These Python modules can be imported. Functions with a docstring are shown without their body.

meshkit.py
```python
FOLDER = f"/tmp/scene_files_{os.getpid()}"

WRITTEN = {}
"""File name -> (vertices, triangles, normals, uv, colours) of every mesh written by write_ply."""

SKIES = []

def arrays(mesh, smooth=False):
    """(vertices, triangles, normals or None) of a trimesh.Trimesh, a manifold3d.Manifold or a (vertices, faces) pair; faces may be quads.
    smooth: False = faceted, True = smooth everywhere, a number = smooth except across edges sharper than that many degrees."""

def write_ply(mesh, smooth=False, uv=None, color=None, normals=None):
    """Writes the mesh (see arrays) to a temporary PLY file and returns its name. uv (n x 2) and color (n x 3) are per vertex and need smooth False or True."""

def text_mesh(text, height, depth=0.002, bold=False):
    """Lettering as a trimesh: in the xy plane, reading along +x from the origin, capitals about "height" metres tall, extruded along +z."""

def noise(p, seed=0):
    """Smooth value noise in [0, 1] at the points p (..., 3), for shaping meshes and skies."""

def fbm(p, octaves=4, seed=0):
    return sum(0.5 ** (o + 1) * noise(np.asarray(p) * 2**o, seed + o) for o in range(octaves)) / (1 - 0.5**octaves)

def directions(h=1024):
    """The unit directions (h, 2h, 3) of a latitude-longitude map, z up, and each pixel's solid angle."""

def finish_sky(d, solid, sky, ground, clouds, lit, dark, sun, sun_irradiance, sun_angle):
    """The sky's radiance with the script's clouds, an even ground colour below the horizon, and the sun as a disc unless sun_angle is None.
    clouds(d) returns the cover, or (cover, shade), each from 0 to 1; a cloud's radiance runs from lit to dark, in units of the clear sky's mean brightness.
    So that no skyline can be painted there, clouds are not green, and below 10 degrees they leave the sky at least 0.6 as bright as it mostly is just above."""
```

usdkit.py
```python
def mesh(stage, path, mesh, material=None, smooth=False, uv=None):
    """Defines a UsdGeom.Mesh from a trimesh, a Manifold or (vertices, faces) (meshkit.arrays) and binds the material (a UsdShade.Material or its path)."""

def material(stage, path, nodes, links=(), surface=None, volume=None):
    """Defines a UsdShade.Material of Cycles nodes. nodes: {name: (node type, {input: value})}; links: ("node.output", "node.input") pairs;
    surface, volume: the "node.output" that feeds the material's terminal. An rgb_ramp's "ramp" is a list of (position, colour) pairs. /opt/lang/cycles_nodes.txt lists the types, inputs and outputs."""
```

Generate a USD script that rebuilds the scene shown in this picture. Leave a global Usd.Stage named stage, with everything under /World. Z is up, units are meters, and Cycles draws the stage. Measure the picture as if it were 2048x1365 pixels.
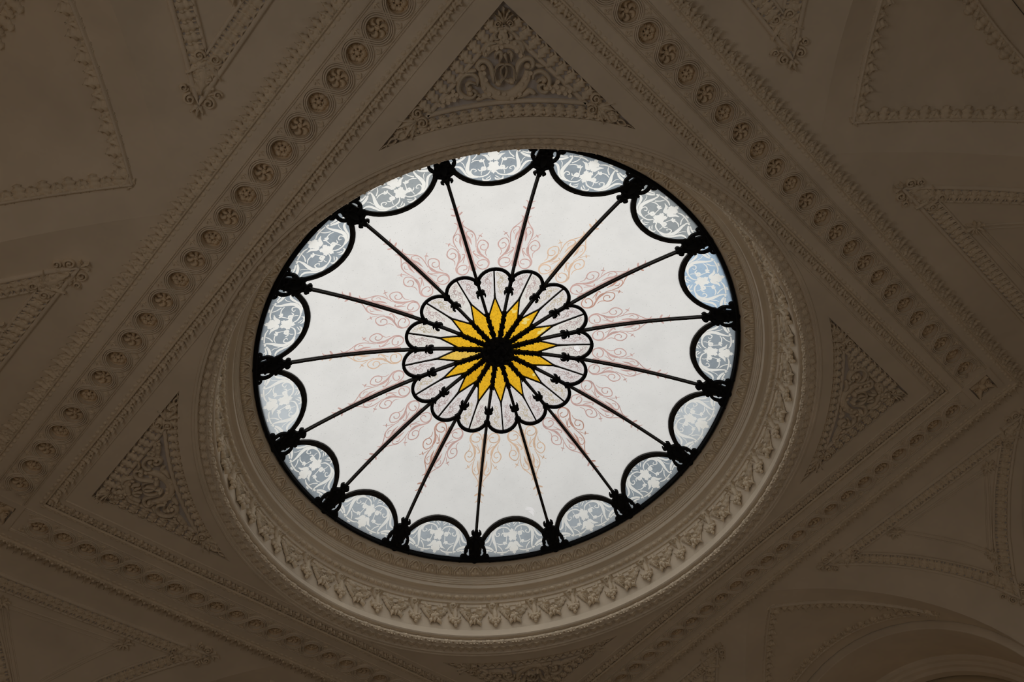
import math, random
import numpy as np, trimesh, usdkit
from shapely.geometry import Polygon, LineString, Point, box
from shapely.ops import unary_union
from shapely import affinity
from pxr import Usd, UsdGeom, UsdLux, UsdShade, Gf, Sdf

rng = random.Random(7)
PI = math.pi
stage = Usd.Stage.CreateInMemory()
UsdGeom.SetStageUpAxis(stage, UsdGeom.Tokens.z)
UsdGeom.SetStageMetersPerUnit(stage, 1.0)
world = UsdGeom.Xform.Define(stage, '/World')
stage.SetDefaultPrim(world.GetPrim())

# ------------------------------------------------------------------ camera, sky, lights, exposure
cam = UsdGeom.Camera.Define(stage, '/World/camera')
def rodrigues(w):
    th = np.linalg.norm(w); k = np.asarray(w) / th
    K = np.array([[0, -k[2], k[1]], [k[2], 0, -k[0]], [-k[1], k[0], 0]])
    return np.eye(3) + math.sin(th) * K + (1 - math.cos(th)) * K @ K
CR = rodrigues([4.43390622e-01, -3.33687557e-01, 6.86424931e-01])
CP = np.array([-5.2524, -3.6857, -8.1292])
M = np.eye(4); M[0, :3], M[1, :3], M[2, :3], M[3, :3] = CR[0], -CR[1], -CR[2], CP
cam.AddTransformOp().Set(Gf.Matrix4d(*M.ravel().tolist()))
cam.CreateHorizontalApertureAttr(36.0)
cam.CreateFocalLengthAttr(36.0 * 1645.95 / 2048)
cam.CreateClippingRangeAttr((0.05, 500.0))
cam.CreateExposureAttr(0.0)

sky = UsdLux.DomeLight.Define(stage, '/World/overcast_sky')
sky.CreateIntensityAttr(0.18); sky.CreateColorAttr(Gf.Vec3f(0.97, 0.97, 0.96)); sky.CreateExposureAttr(0.0)
sun = UsdLux.DistantLight.Define(stage, '/World/veiled_sun')       # the sun behind thin cloud, above the picture's top
sun.CreateAngleAttr(50.0); sun.CreateIntensityAttr(0.90); sun.CreateColorAttr(Gf.Vec3f(1, 0.97, 0.93))
def aim(prim, pos, direction):
    d = np.asarray(direction, float); d /= np.linalg.norm(d)
    up = np.array([0, 0, 1.0]) if abs(d[2]) < 0.95 else np.array([0, 1.0, 0])
    x = np.cross(up, -d); x /= np.linalg.norm(x); y = np.cross(-d, x)
    m = np.eye(4); m[0, :3], m[1, :3], m[2, :3], m[3, :3] = x, y, -d, pos
    UsdGeom.Xformable(prim).AddTransformOp().Set(Gf.Matrix4d(*m.ravel().tolist()))
aim(sun, (0, 0, 30), (0.78, 0.56, -1.0))
FLOOR = -9.75
def unseen_rect_light(name, pos, d, w, h, power, color):  # rectangular lights out of view, placed to light the ceiling from below
    l = UsdLux.RectLight.Define(stage, '/World/' + name)
    l.CreateWidthAttr(w); l.CreateHeightAttr(h); l.CreateIntensityAttr(power); l.CreateColorAttr(Gf.Vec3f(*color))
    aim(l, pos, d); return l
ROOM_TINT = (1.0, 0.965, 0.93)
unseen_rect_light('unseen_light_west', (-8.25, -1.5, -6.2), (1, 0, 0), 3.0, 4.2, 1.36, ROOM_TINT)  # out of view; placed to light the ceiling and the lower-right cove
unseen_rect_light('added_light_east', (8.25, -2.0, -6.2), (-1, 0, 0), 3.0, 4.2, 0.2, ROOM_TINT)  # added fill that lifts the upper-left cove
unseen_rect_light('unseen_light_north', (-1.5, -8.25, -6.2), (0, 1, 0), 3.0, 4.2, 0.5, ROOM_TINT)  # out of view; placed to light the ceiling and the lower-left cove
def unseen_lamp_light(name, pos, r, power, color):
    l = UsdLux.SphereLight.Define(stage, '/World/' + name)
    l.CreateRadiusAttr(r); l.CreateIntensityAttr(power); l.CreateColorAttr(Gf.Vec3f(*color)); l.AddTranslateOp().Set(Gf.Vec3d(*pos))
unseen_lamp_light('unseen_lamp', (-7.4, 1.2, -4.8), 0.16, 16.0, (1.0, 0.6, 0.26))  # unseen warm lamp, placed to warm the upper-left lunette
unseen_lamp_light('unseen_lamp_far', (5.6, -1.6, -7.4), 0.2, 13.0, (1.0, 0.72, 0.46))  # unseen warm lamp, placed to brighten the lower-right side

# ------------------------------------------------------------------ materials
LOOKS = '/World/Looks'
def plaster(name, c, amount=0.08, scale=1.3, bump=0.12):
    lo = tuple(x * (1 - amount) for x in c); hi = tuple(min(1, x * (1 + amount)) for x in c)
    return usdkit.material(stage, f'{LOOKS}/{name}', {
        'g': ('geometry', {}), 'n': ('noise_texture', {'scale': scale, 'detail': 5.0, 'roughness': 0.6}),
        'r': ('rgb_ramp', {'ramp': [(0.3, lo), (0.7, hi)]}),
        'n2': ('noise_texture', {'scale': 60.0, 'detail': 2.0}), 'b': ('bump', {'strength': bump, 'distance': 0.004}),
        'p': ('principled_bsdf', {'roughness': 0.75, 'specular_ior_level': 0.25})},
        [('g.position', 'n.vector'), ('n.fac', 'r.fac'), ('r.color', 'p.base_color'), ('g.position', 'n2.vector'), ('n2.fac', 'b.height'), ('b.normal', 'p.normal')], surface='p.BSDF')
def solid(name, c, rough=0.6, metal=0.0, spec=0.25):
    d = {'base_color': c, 'roughness': rough, 'metallic': metal, 'specular_ior_level': spec}
    return usdkit.material(stage, f'{LOOKS}/{name}', {'p': ('principled_bsdf', d)}, surface='p.BSDF')
def glass(name, c, dirt=0.25, scale=9.0, clear=0.0, clear_c=(1, 1, 1), speck=0.0):
    """Painted or frosted glass: it scatters the daylight above it; 'clear' is the share that passes straight through."""
    nodes = {'g': ('geometry', {}), 'n': ('noise_texture', {'scale': scale, 'detail': 6.0, 'roughness': 0.65}),
             'r': ('rgb_ramp', {'ramp': [(0.30, tuple(x * (1 - dirt) for x in c)), (0.55, c), (0.8, tuple(min(1, x * 1.04) for x in c))]}),
             'v': ('noise_texture', {'scale': 46.0, 'detail': 3.0, 'roughness': 0.7}), 'vr': ('rgb_ramp', {'ramp': [(0.645, (1, 1, 1)), (0.69, (1 - speck,) * 3)]}),
             'm': ('mix_color', {'blend_type': 'multiply', 'fac': 1.0}),
             't': ('translucent_bsdf', {}), 'gl': ('glossy_bsdf', {'roughness': 0.25}), 'f': ('fresnel', {'IOR': 1.45}), 'x': ('mix_closure', {})}
    links = [('g.position', 'n.vector'), ('g.position', 'v.vector'), ('n.fac', 'r.fac'), ('v.fac', 'vr.fac'), ('r.color', 'm.a'), ('vr.color', 'm.b'), ('m.result', 't.color'),
             ('f.fac', 'x.fac'), ('gl.BSDF', 'x.closure2')]
    if clear:
        nodes['tr'] = ('transparent_bsdf', {'color': clear_c}); nodes['y'] = ('mix_closure', {'fac': clear})
        links += [('t.BSDF', 'y.closure1'), ('tr.BSDF', 'y.closure2'), ('y.closure', 'x.closure1')]
    else:
        links += [('t.BSDF', 'x.closure1')]
    return usdkit.material(stage, f'{LOOKS}/{name}', nodes, links, surface='x.closure')

CREAM = (0.78, 0.68, 0.545)
PL = plaster('plaster', CREAM)
PLO = plaster('plaster_ornament', (0.80, 0.685, 0.525), 0.08, 6.0, 0.2)
PLR = plaster('plaster_rosette', (0.80, 0.655, 0.47), 0.10, 9.0, 0.2)
PLG = plaster('panel_field', (0.56, 0.525, 0.51), 0.08, 5.0, 0.3)
PL_WARMLIT = plaster('plaster_warm_lit', (0.60, 0.47, 0.30))  # warm light on the arch end walls, put into the plaster colour
IRON = solid('iron', (0.006, 0.006, 0.007), 0.8, 0.0, 0.15)
IRONR = solid('iron_rib', (0.022, 0.02, 0.019), 0.6)
LEAD = solid('lead', (0.02, 0.018, 0.016), 0.6)
FLR = plaster('floor_stone', (0.46, 0.40, 0.33), 0.1, 2.0, 0.05)
WALL = plaster('wall_paint', (0.55, 0.47, 0.36))
WHITE = glass('frosted_white', (0.87, 0.86, 0.84), 0.10, 1.8, 0.4, (0.95, 0.95, 0.93), speck=0.35)
BLUES = [glass('blue_grey_glass', (0.295, 0.34, 0.38), 0.18, 3.5, speck=0.3), glass('grey_glass', (0.31, 0.34, 0.355), 0.15, 3.5, speck=0.3),
         glass('sky_blue_glass', (0.40, 0.53, 0.67), 0.12, 3.5, speck=0.3), glass('pale_blue_glass', (0.52, 0.57, 0.61), 0.12, 3.5, speck=0.2), glass('light_blue_grey_glass', (0.39, 0.435, 0.475), 0.15, 3.5, speck=0.3)]
SCROLLW = glass('white_enamel', (0.80, 0.80, 0.77), 0.06, 6.0)
PINKS = [glass('pink_enamel', (0.57, 0.385, 0.355), 0.22, 9.0), glass('rust_enamel', (0.52, 0.31, 0.25), 0.25, 9.0), glass('orange_enamel', (0.69, 0.50, 0.37), 0.25, 9.0)]
AMBERS = [glass('amber_glass', (0.84, 0.46, 0.014), 0.4, 40.0, 0.12, (1, 0.7, 0.1), 0.75), glass('honey_glass', (0.80, 0.52, 0.08), 0.35, 40.0, 0.08, (1, 0.8, 0.3), 0.6),
          glass('deep_amber_glass', (0.76, 0.385, 0.006), 0.4, 40.0, 0.22, (1, 0.66, 0.06), 0.7)]
INNER = [glass('speckled_clear_glass', (0.76, 0.725, 0.72), 0.25, 30.0, 0.25, speck=0.7), glass('clear_glass', (0.78, 0.755, 0.71), 0.2, 10.0, 0.25, speck=0.4)]
WORN = [glass('worn_amber', (0.95, 0.72, 0.16), 0.1, 14.0, 0.3, (1, 0.9, 0.4)), glass('worn_clear', (0.98, 0.96, 0.96), 0.05, 14.0, 0.3)]
INNERP = [glass('faint_rose_enamel', (0.50, 0.40, 0.39), 0.3, 9.0), glass('faint_ochre_enamel', (0.55, 0.48, 0.37), 0.3, 9.0)]

# ------------------------------------------------------------------ writing prims
used = {}
def path_of(parent, name):
    base = parent.rstrip('/') + '/' + name
    n = used.get(base, -1) + 1; used[base] = n
    return base if n == 0 else f'{base}_{n:03d}'
def tag(prim, label=None, cat=None, group=None, kind=None):
    for k, v in (('label', label), ('category', cat), ('group', group), ('kind', kind)):
        if v: prim.SetCustomDataByKey(k, v)
pivots = {}
def thing(name, label=None, cat=None, group=None, pivot=(0, 0, 0), rotz=0, kind=None):
    p = path_of('/World', name); x = UsdGeom.Xform.Define(stage, p)
    x.AddTranslateOp().Set(Gf.Vec3d(*map(float, pivot)))
    if rotz: x.AddRotateZOp().Set(float(rotz))
    tag(x.GetPrim(), label, cat, group, kind); pivots[p] = np.asarray(pivot, float)
    return p
def copy_of(src, name, label, cat, group, pivot, rotz):
    p = thing(name, label, cat, group, pivot, rotz); pr = stage.GetPrimAtPath(p)
    pr.GetReferences().AddInternalReference(src); pr.SetInstanceable(True)
    return p
def emit(parent, name, mesh, mat, smooth=True, label=None, kind=None):
    v, f = np.asarray(mesh[0], float), np.asarray(mesh[1], int)
    top = '/'.join(parent.split('/')[:3])
    if top in pivots: v = v - pivots[top]
    p = path_of(parent, name)
    m = usdkit.mesh(stage, p, (v, f), mat, smooth=smooth)
    tag(m.GetPrim(), label, None, None, kind)
    return p
def emit_top(name, mesh, mat, label=None, cat=None, kind=None, smooth=False):
    p = path_of('/World', name); m = usdkit.mesh(stage, p, mesh, mat, smooth=smooth); tag(m.GetPrim(), label, cat, None, kind); return p

# ------------------------------------------------------------------ shapes in local (x, y, h): x along, y across, h out of the surface
def join(ms):
    vs, fs, n = [], [], 0
    for v, f in ms:
        vs.append(v); fs.append(np.asarray(f) + n); n += len(v)
    return np.vstack(vs), np.vstack(fs)
def put(m, x=0, y=0, ang=0, s=1, flip=False, h=0):
    v = np.array(m[0], float); f = np.asarray(m[1])
    if flip: v = v * [-1, 1, 1]; f = f[:, ::-1]
    v = v * (s if np.ndim(s) else np.array([s, s, s])); c, sn = math.cos(ang), math.sin(ang)
    return np.c_[v[:, 0] * c - v[:, 1] * sn + x, v[:, 0] * sn + v[:, 1] * c + y, v[:, 2] + h], f
def on(S, m):
    return S(m[0]), m[1]
def curve(pts, n=6):
    """Catmull-Rom through the points (any number of columns)."""
    p = np.asarray(pts, float)
    if len(p) < 3: 
        t = np.linspace(0, 1, n + 1)[:, None]; return p[0] * (1 - t) + p[-1] * t
    q = np.vstack([2 * p[0] - p[1], p, 2 * p[-1] - p[-2]]); out = []
    for i in range(1, len(q) - 2):
        t = np.linspace(0, 1, n, endpoint=False)[:, None]; a, b, c, d = q[i - 1], q[i], q[i + 1], q[i + 2]
        out.append(0.5 * (2 * b + (c - a) * t + (2 * a - 5 * b + 4 * c - d) * t ** 2 + (3 * b - a - 3 * c + d) * t ** 3))
    return np.vstack(out + [p[-1:]])
def normals2(p):
    d = np.gradient(p, axis=0); d /= np.maximum(np.linalg.norm(d, axis=1, keepdims=True), 1e-9)
    return np.c_[-d[:, 1], d[:, 0]]
def ridge(pts, w, h, n=4, closed=False, prof=None, lift=0.0):
    """A rounded moulding or scroll along a plane line: w and h per point or one number."""
    p = np.asarray(pts, float); w = np.broadcast_to(np.asarray(w, float), len(p)); 
    if n > 1 and not closed: 
        q = curve(np.c_[p, w], n); p, w = q[:, :2], np.maximum(q[:, 2], 0.002)
    h = np.broadcast_to(np.asarray(h, float), len(p)) if np.ndim(h) == 0 else np.interp(np.linspace(0, 1, len(p)), np.linspace(0, 1, len(h)), h)
    prof = prof or [(-0.5, 0), (-0.42, 0.6), (-0.2, 0.95), (0.2, 0.95), (0.42, 0.6), (0.5, 0)]
    if closed:
        e = np.vstack([p[-1:], p, p[:1]]); nn = normals2(e)[1:-1]
    else: nn = normals2(p)
    k, m = len(prof), len(p)
    v = np.zeros((m, k, 3))
    for j, (a, b) in enumerate(prof):
        v[:, j, :2] = p + nn * (a * w)[:, None]; v[:, j, 2] = b * h + (lift if b > 0 else min(lift, 0))
    f = []
    for i in range(m if closed else m - 1):
        i2 = (i + 1) % m
        for j in range(k - 1):
            a, b, c, d = i * k + j, i2 * k + j, i2 * k + j + 1, i * k + j + 1
            f += [(a, b, c), (a, c, d)]
    if not closed:
        for i in (0, m - 1):
            for j in range(1, k - 1): f.append((i * k, i * k + j, i * k + j + 1) if i == 0 else (i * k, i * k + j + 1, i * k + j))
    return v.reshape(-1, 3), np.array(f)
def leaf(L, W, H, lobes=4, nu=9, nv=5, curl=0.6, base=0.35, rise=0.0):
    """An acanthus leaf growing from y=0 to y=L with notched sides, ribs and a tip that curls out of the surface."""
    u = np.linspace(0, 1, nu); vv = np.linspace(-1, 1, nv); v = np.zeros((nu, nv, 3))
    for i, a in enumerate(u):
        half = W / 2 * (base + (1 - base) * math.sin(PI * min(1, a * 1.15 + 0.08)) ** 0.7) * (1 + 0.27 * math.cos(2 * PI * lobes * a))
        if i == nu - 1: half = W * 0.06
        for j, b in enumerate(vv):
            hh = H * (0.5 + 0.3 * (1 - abs(b)) + (0.2 if j % 2 == 0 else -0.14) + 0.14 * math.cos(2 * PI * lobes * a) * abs(b)) * (0.75 + curl * a ** 2)
            if abs(b) > 0.99: hh *= 0.45
            v[i, j] = (b * half, a * L - 0.12 * L * abs(b) * (1 - a), hh + rise * a)
    f = []
    for i in range(nu - 1):
        for j in range(nv - 1):
            a = i * nv + j; f += [(a, a + 1, a + nv + 1), (a, a + nv + 1, a + nv)]
    # skirt to the surface
    ring = [j for j in range(nv)] + [i * nv + nv - 1 for i in range(1, nu)] + [(nu - 1) * nv + j for j in range(nv - 2, -1, -1)] + [i * nv for i in range(nu - 2, 0, -1)]
    vv2 = v.reshape(-1, 3); low = vv2[ring] * [0.9, 1, 0]; n = len(vv2); m = len(ring)
    for k in range(m):
        a, b = ring[k], ring[(k + 1) % m]; f += [(a, n + k, n + (k + 1) % m), (a, n + (k + 1) % m, b)]
    return np.vstack([vv2, low]), np.array(f)
def dome_blob(rx, ry, H, x=0, y=0, n=10, rings=3):
    v = [(x, y, H)]; f = []
    for i in range(1, rings + 1):
        a = i / rings * PI / 2
        for k in range(n): t = 2 * PI * k / n; v.append((x + rx * math.sin(a) * math.cos(t), y + ry * math.sin(a) * math.sin(t), H * math.cos(a)))
    for k in range(n): f.append((0, 1 + k, 1 + (k + 1) % n))
    for i in range(rings - 1):
        for k in range(n):
            a, b = 1 + i * n + k, 1 + i * n + (k + 1) % n; f += [(a, a + n, b + n), (a, b + n, b)]
    return np.array(v, float), np.array(f)
def spiral(x, y, r, turns, a0, w, h, hand=1, n=14):
    t = np.linspace(0, 1, int(n * turns) + 2); ang = a0 + hand * t * turns * 2 * PI; rr = r * (1 - 0.8 * t)
    return ridge(np.c_[x + rr * np.cos(ang), y + rr * np.sin(ang)], w * (1 - 0.35 * t), h * (0.8 + 0.5 * t), n=1)
def ball(r, c=(0, 0, 0), sub=1, s=(1, 1, 1)):
    m = trimesh.creation.icosphere(sub, r); return m.vertices * np.array(s) + np.array(c), m.faces
def slab(poly, h0, h1):
    """Flat polygon(s) with holes, from height h0 to h1."""
    gs = getattr(poly, 'geoms', [poly]); out = []
    for g in gs:
        if g.is_empty or g.area < 1e-6: continue
        m = trimesh.creation.extrude_polygon(g, abs(h1 - h0), engine='earcut'); out.append((np.array(m.vertices) + [0, 0, min(h0, h1)], np.array(m.faces)))
    return join(out)
def finer(m, size):
    v, f = trimesh.remesh.subdivide_to_size(np.asarray(m[0]), np.asarray(m[1]), size, max_iter=12); return v, f
def soup(m):
    """Splits the vertices so that every triangle is flat."""
    v, f = m; return np.asarray(v)[np.asarray(f).ravel()], np.arange(len(f) * 3).reshape(-1, 3)
def creased(m, deg=35):
    t = trimesh.graph.smooth_shade(trimesh.Trimesh(m[0], m[1], process=True, merge_tex=True), angle=math.radians(deg), facet_minarea=None)
    return np.array(t.vertices), np.array(t.faces)
def box_m(x0, x1, y0, y1, h0, h1):
    m = trimesh.creation.box([x1 - x0, y1 - y0, h1 - h0]); return np.array(m.vertices) + [(x0 + x1) / 2, (y0 + y1) / 2, (h0 + h1) / 2], np.array(m.faces)
def grid(P):
    """A surface from an (n, m, 3) array."""
    n, m = P.shape[:2]; f = []
    i, j = np.meshgrid(np.arange(n - 1), np.arange(m - 1), indexing='ij'); a = (i * m + j).ravel()
    return P.reshape(-1, 3), np.vstack([np.c_[a, a + 1, a + m + 1], np.c_[a, a + m + 1, a + m]])
def lathe(prof, n=256, closed=False):
    """Rings about the z axis: every stretch of the outline has its own vertices so that its edges stay sharp."""
    th = np.linspace(0, 2 * PI, n + 1)[:-1]; ms = []
    for (r0, z0), (r1, z1) in zip(prof, prof[1:]):
        v = np.vstack([np.c_[r * np.cos(th), r * np.sin(th), np.full(n, z)] for r, z in ((r0, z0), (r1, z1))])
        k = np.arange(n); k2 = (k + 1) % n
        ms.append((v, np.vstack([np.c_[k, k + n, k2 + n], np.c_[k, k2 + n, k2]])))
    return join(ms)
def row(line, pitch, S2=None, start=0.5, closed=False):
    """Places (x, y, angle of travel) along a line at an even pitch."""
    ls = LineString(line); n = max(1, round(ls.length / pitch)); out = []
    for k in range(n):
        d = (k + start) * ls.length / n; p = ls.interpolate(d); q = ls.interpolate(min(ls.length, d + 0.01)); o = ls.interpolate(max(0, d - 0.01))
        out.append((p.x, p.y, math.atan2(q.y - o.y, q.x - o.x)))
    return out
def strokes(data, k=1.0, off=(0, 0), mirror=None, grow=0.0):
    """Painted strokes of changing width as plane polygons."""
    out = []
    for pts, w in data:
        p = np.asarray(pts, float) + off; q = curve(np.c_[p, np.asarray(w) * k + grow], 5); c, ww = q[:, :2], np.maximum(q[:, 2], 0.003) / 2
        nn = normals2(c); g = [Polygon(np.vstack([c[i:i + 2] + nn[i:i + 2] * ww[i:i + 2, None], (c[i:i + 2] - nn[i:i + 2] * ww[i:i + 2, None])[::-1]])).convex_hull for i in range(len(c) - 1)]
        g += [Point(*c[0]).buffer(ww[0], 3), Point(*c[-1]).buffer(ww[-1], 3)]
        out.append(unary_union([a.buffer(1e-4) for a in g]))
    g = unary_union(out).simplify(0.0015)
    if mirror is not None: g = unary_union([g, affinity.translate(affinity.scale(g, -1, 1, origin=(0, 0)), 2 * mirror, 0)])
    return g
# ------------------------------------------------------------------ the places things sit on
A = 4.386                  # half side of the square of rosettes
FZ = 0.05                  # the flat field inside the square
A0, R0, W0, ZC = 4.80, 2.35, 2.4675, 0.06
def side_map(t, out, z):   # the side that the picture shows upper left; the others are its quarter turns
    return np.stack([-out, -t, z], -1)
def S_band(v): return side_map(v[:, 0], A + v[:, 1], -v[:, 2])
def S_cove(v):
    th = np.clip(v[:, 1], 0, None) / R0; flat = np.clip(v[:, 1], None, 0)
    return side_map(v[:, 0], A0 + flat + (R0 - v[:, 2]) * np.sin(th), ZC - R0 + (R0 - v[:, 2]) * np.cos(th))
def S_lun(v, w=W0, drop=0.0):
    ph = v[:, 0] / w
    return side_map((w - v[:, 2]) * np.sin(ph), v[:, 1], ZC - R0 + (w - v[:, 2]) * np.cos(ph) * (R0 / W0))
def S_corner(v, z=FZ):     # the corner that the picture shows at the top: y points into the corner
    return np.stack([(v[:, 0] - v[:, 1]) / 2 ** .5, (-v[:, 0] - v[:, 1]) / 2 ** .5, z - v[:, 2]], -1)
def turned(m, k):
    a = k * PI / 2; c, s = round(math.cos(a)), round(math.sin(a)); v = np.asarray(m[0])
    return np.c_[v[:, 0] * c - v[:, 1] * s, v[:, 0] * s + v[:, 1] * c, v[:, 2]], m[1]
def turn_pt(p, k): return turned((np.array([p], float), None), k)[0][0]
def conv(s): return R0 * math.asin(min(1, max(-1, s / R0))) if s > 0 else s

SIDE = ['upper-left', 'upper-right', 'lower-right', 'lower-left']
CORNER = ['top', 'right-hand', 'bottom', 'left-hand']

# ------------------------------------------------------------------ the setting: ceiling, walls, floor
ceil = thing('ceiling', kind='structure')
tri_sp = Polygon([(0, 5.176), (2.2, 2.976), (-2.2, 2.976)]).difference(Point(0, 0).buffer(4.07, 96))    # outline of a spandrel panel in its corner's own plane
def plane_poly(p, k):
    q = turned((S_corner(np.c_[np.array(p.exterior.coords), np.zeros(len(p.exterior.coords))]), None), k)[0]; return Polygon(q[:, :2])
field = box(-4.05, -4.05, 4.05, 4.05).difference(Point(0, 0).buffer(3.86, 128))
for k in range(4): field = field.difference(plane_poly(tri_sp.buffer(-0.002), k))
emit(ceil, 'field', slab(field, FZ, FZ + 0.055), PL, smooth=False)
for k in range(4):
    for sg in (-1, 1):
        m = on(S_band, ridge([(sg * 0.66, -0.51), (sg * 3.86, -0.51)], 0.022, 0.012, n=1, lift=-FZ))
        emit(ceil, 'panel_line', turned(m, k), PL)
def t_g1(s): return 1.05 * max(0, s)
def t_g2(s): return min(A0 + s, 5.3 - 1.15 * s)
ss = np.r_[-0.11, 0, np.linspace(0.02, 1, 26) ** 1.0 * R0]
for k in range(4):
    for sg in (-1, 1):
        P = np.zeros((len(ss), 15, 3))
        for i, s in enumerate(ss):
            a = conv(min(s, R0 * 0.9999)); t = np.linspace(t_g1(s), max(t_g1(s) + 0.001, t_g2(s)), 15) * sg
            P[i] = S_cove(np.c_[t, np.full(15, a), np.zeros(15)])
        emit(ceil, 'cove', turned(grid(P), k), PL)
    sl = np.linspace(0, R0, 24); P = np.zeros((24, 25, 3))
    for i, s in enumerate(sl):
        tmax = min(1.0, 1.05 * s / W0); ph = np.linspace(-math.asin(tmax), math.asin(tmax), 25)
        P[i] = S_lun(np.c_[ph * W0, np.full(25, A0 + s), np.zeros(25)])
    emit(ceil, 'lunette_vault', turned(grid(P), k), PL)
    # the wall arch behind each lunette: its face, its soffit, the moulding and the wall that closes it
    ph = np.linspace(-PI / 2, PI / 2, 61); w1 = 2.33
    def arc(w, s): return S_lun(np.c_[ph * w, np.full(61, s), np.zeros(61)], w)
    emit(ceil, 'arch', turned(grid(np.stack([arc(W0 + 0.02, 7.16), arc(w1 + 0.02, 7.16), arc(w1, 7.18), arc(w1, 8.28)])), k), PL)
    mld = [(2.36, 8.20), (2.30, 8.21), (2.27, 8.24), (2.25, 8.29), (2.20, 8.30), (2.18, 8.36), (2.12, 8.37), (2.10, 8.5)]
    emit(ceil, 'arch_moulding', turned(grid(np.stack([arc(w, s) for w, s in mld])), k), PL, smooth=False)
    emit(ceil, 'tympanum', turned(grid(np.stack([arc(2.13, 8.56), arc(0.02, 8.56)])), k), PL_WARMLIT, smooth=False)
    # the quarter vault that runs into each corner
    us = np.linspace(-3.2, 3.2, 33); P = np.zeros((33, 8, 3))
    for i, u in enumerate(us):
        s = (2 ** .5 * abs(u) + 0.5) / 2.15; s = min(s, R0 * 0.9999); z = ZC - R0 + math.sqrt(R0 ** 2 - s ** 2)
        w0 = (10.1 - 0.15 * s) / 2 ** .5
        for j, w in enumerate(np.linspace(w0, 10.4, 8)): P[i, j] = S_corner(np.array([[u, w, 0]]), z)[0]
    emit(ceil, 'corner_vault', turned(grid(P), k), PL)
springing = box(-8.6, -8.6, 8.6, 8.6).difference(box(-7.15, -7.15, 7.15, 7.15))
for k in range(4): springing = springing.difference(Polygon(turned((np.array([(-9, -2.33, 0), (-9, 2.33, 0), (-7, 2.33, 0), (-7, -2.33, 0)]), None), k)[0][:, :2]))
emit(ceil, 'springing_ledge', slab(springing, -2.37, -2.33), PL, smooth=False)
leak_slab = box(-9, -9, 9, 9).difference(Point(0, 0).buffer(3.405, 96))
emit_top('added_leak_slab_1', slab(leak_slab, 1.50, 1.62), WALL, kind='structure')  # added slab out of view; with the raised walls it stops sky leaks
emit_top('floor', slab(box(-9, -9, 9, 9), FLOOR - 0.1, FLOOR), FLR, kind='structure')
for nm, (x0, x1, y0, y1) in {'wall_west': (-9, -8.62, -9, 9), 'wall_east': (8.62, 9, -9, 9), 'wall_north': (-8.62, 8.62, -9, -8.62), 'wall_south': (-8.62, 8.62, 8.62, 9)}.items():
    emit_top(nm, box_m(x0, x1, y0, y1, FLOOR, 1.5), WALL, kind='structure')
for n, (c, horiz) in enumerate((((-8.6, -1.5), False), ((-1.5, -8.6), True), ((8.6, -2.0), False)), 1):      # unseen windows below the picture, placed for the room light; the third is added
    w = thing(f'window_{n}', kind='structure'); bars = []
    for o in (-1.55, -0.5, 0.5, 1.55): bars.append((o - 0.05, o + 0.05, -8.4, -4.0))
    for zz in (-8.4, -6.9, -5.4, -4.0): bars.append((-1.6, 1.6, zz - 0.05, zz + 0.05))
    for a0, a1, z0, z1 in bars:
        emit(w, 'unseen_glazing_bar', box_m(c[0] + a0, c[0] + a1, c[1] - 0.03, c[1] + 0.03, z0, z1) if horiz else box_m(c[0] - 0.03, c[0] + 0.03, c[1] + a0, c[1] + a1, z0, z1), WALL, smooth=False)

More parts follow.
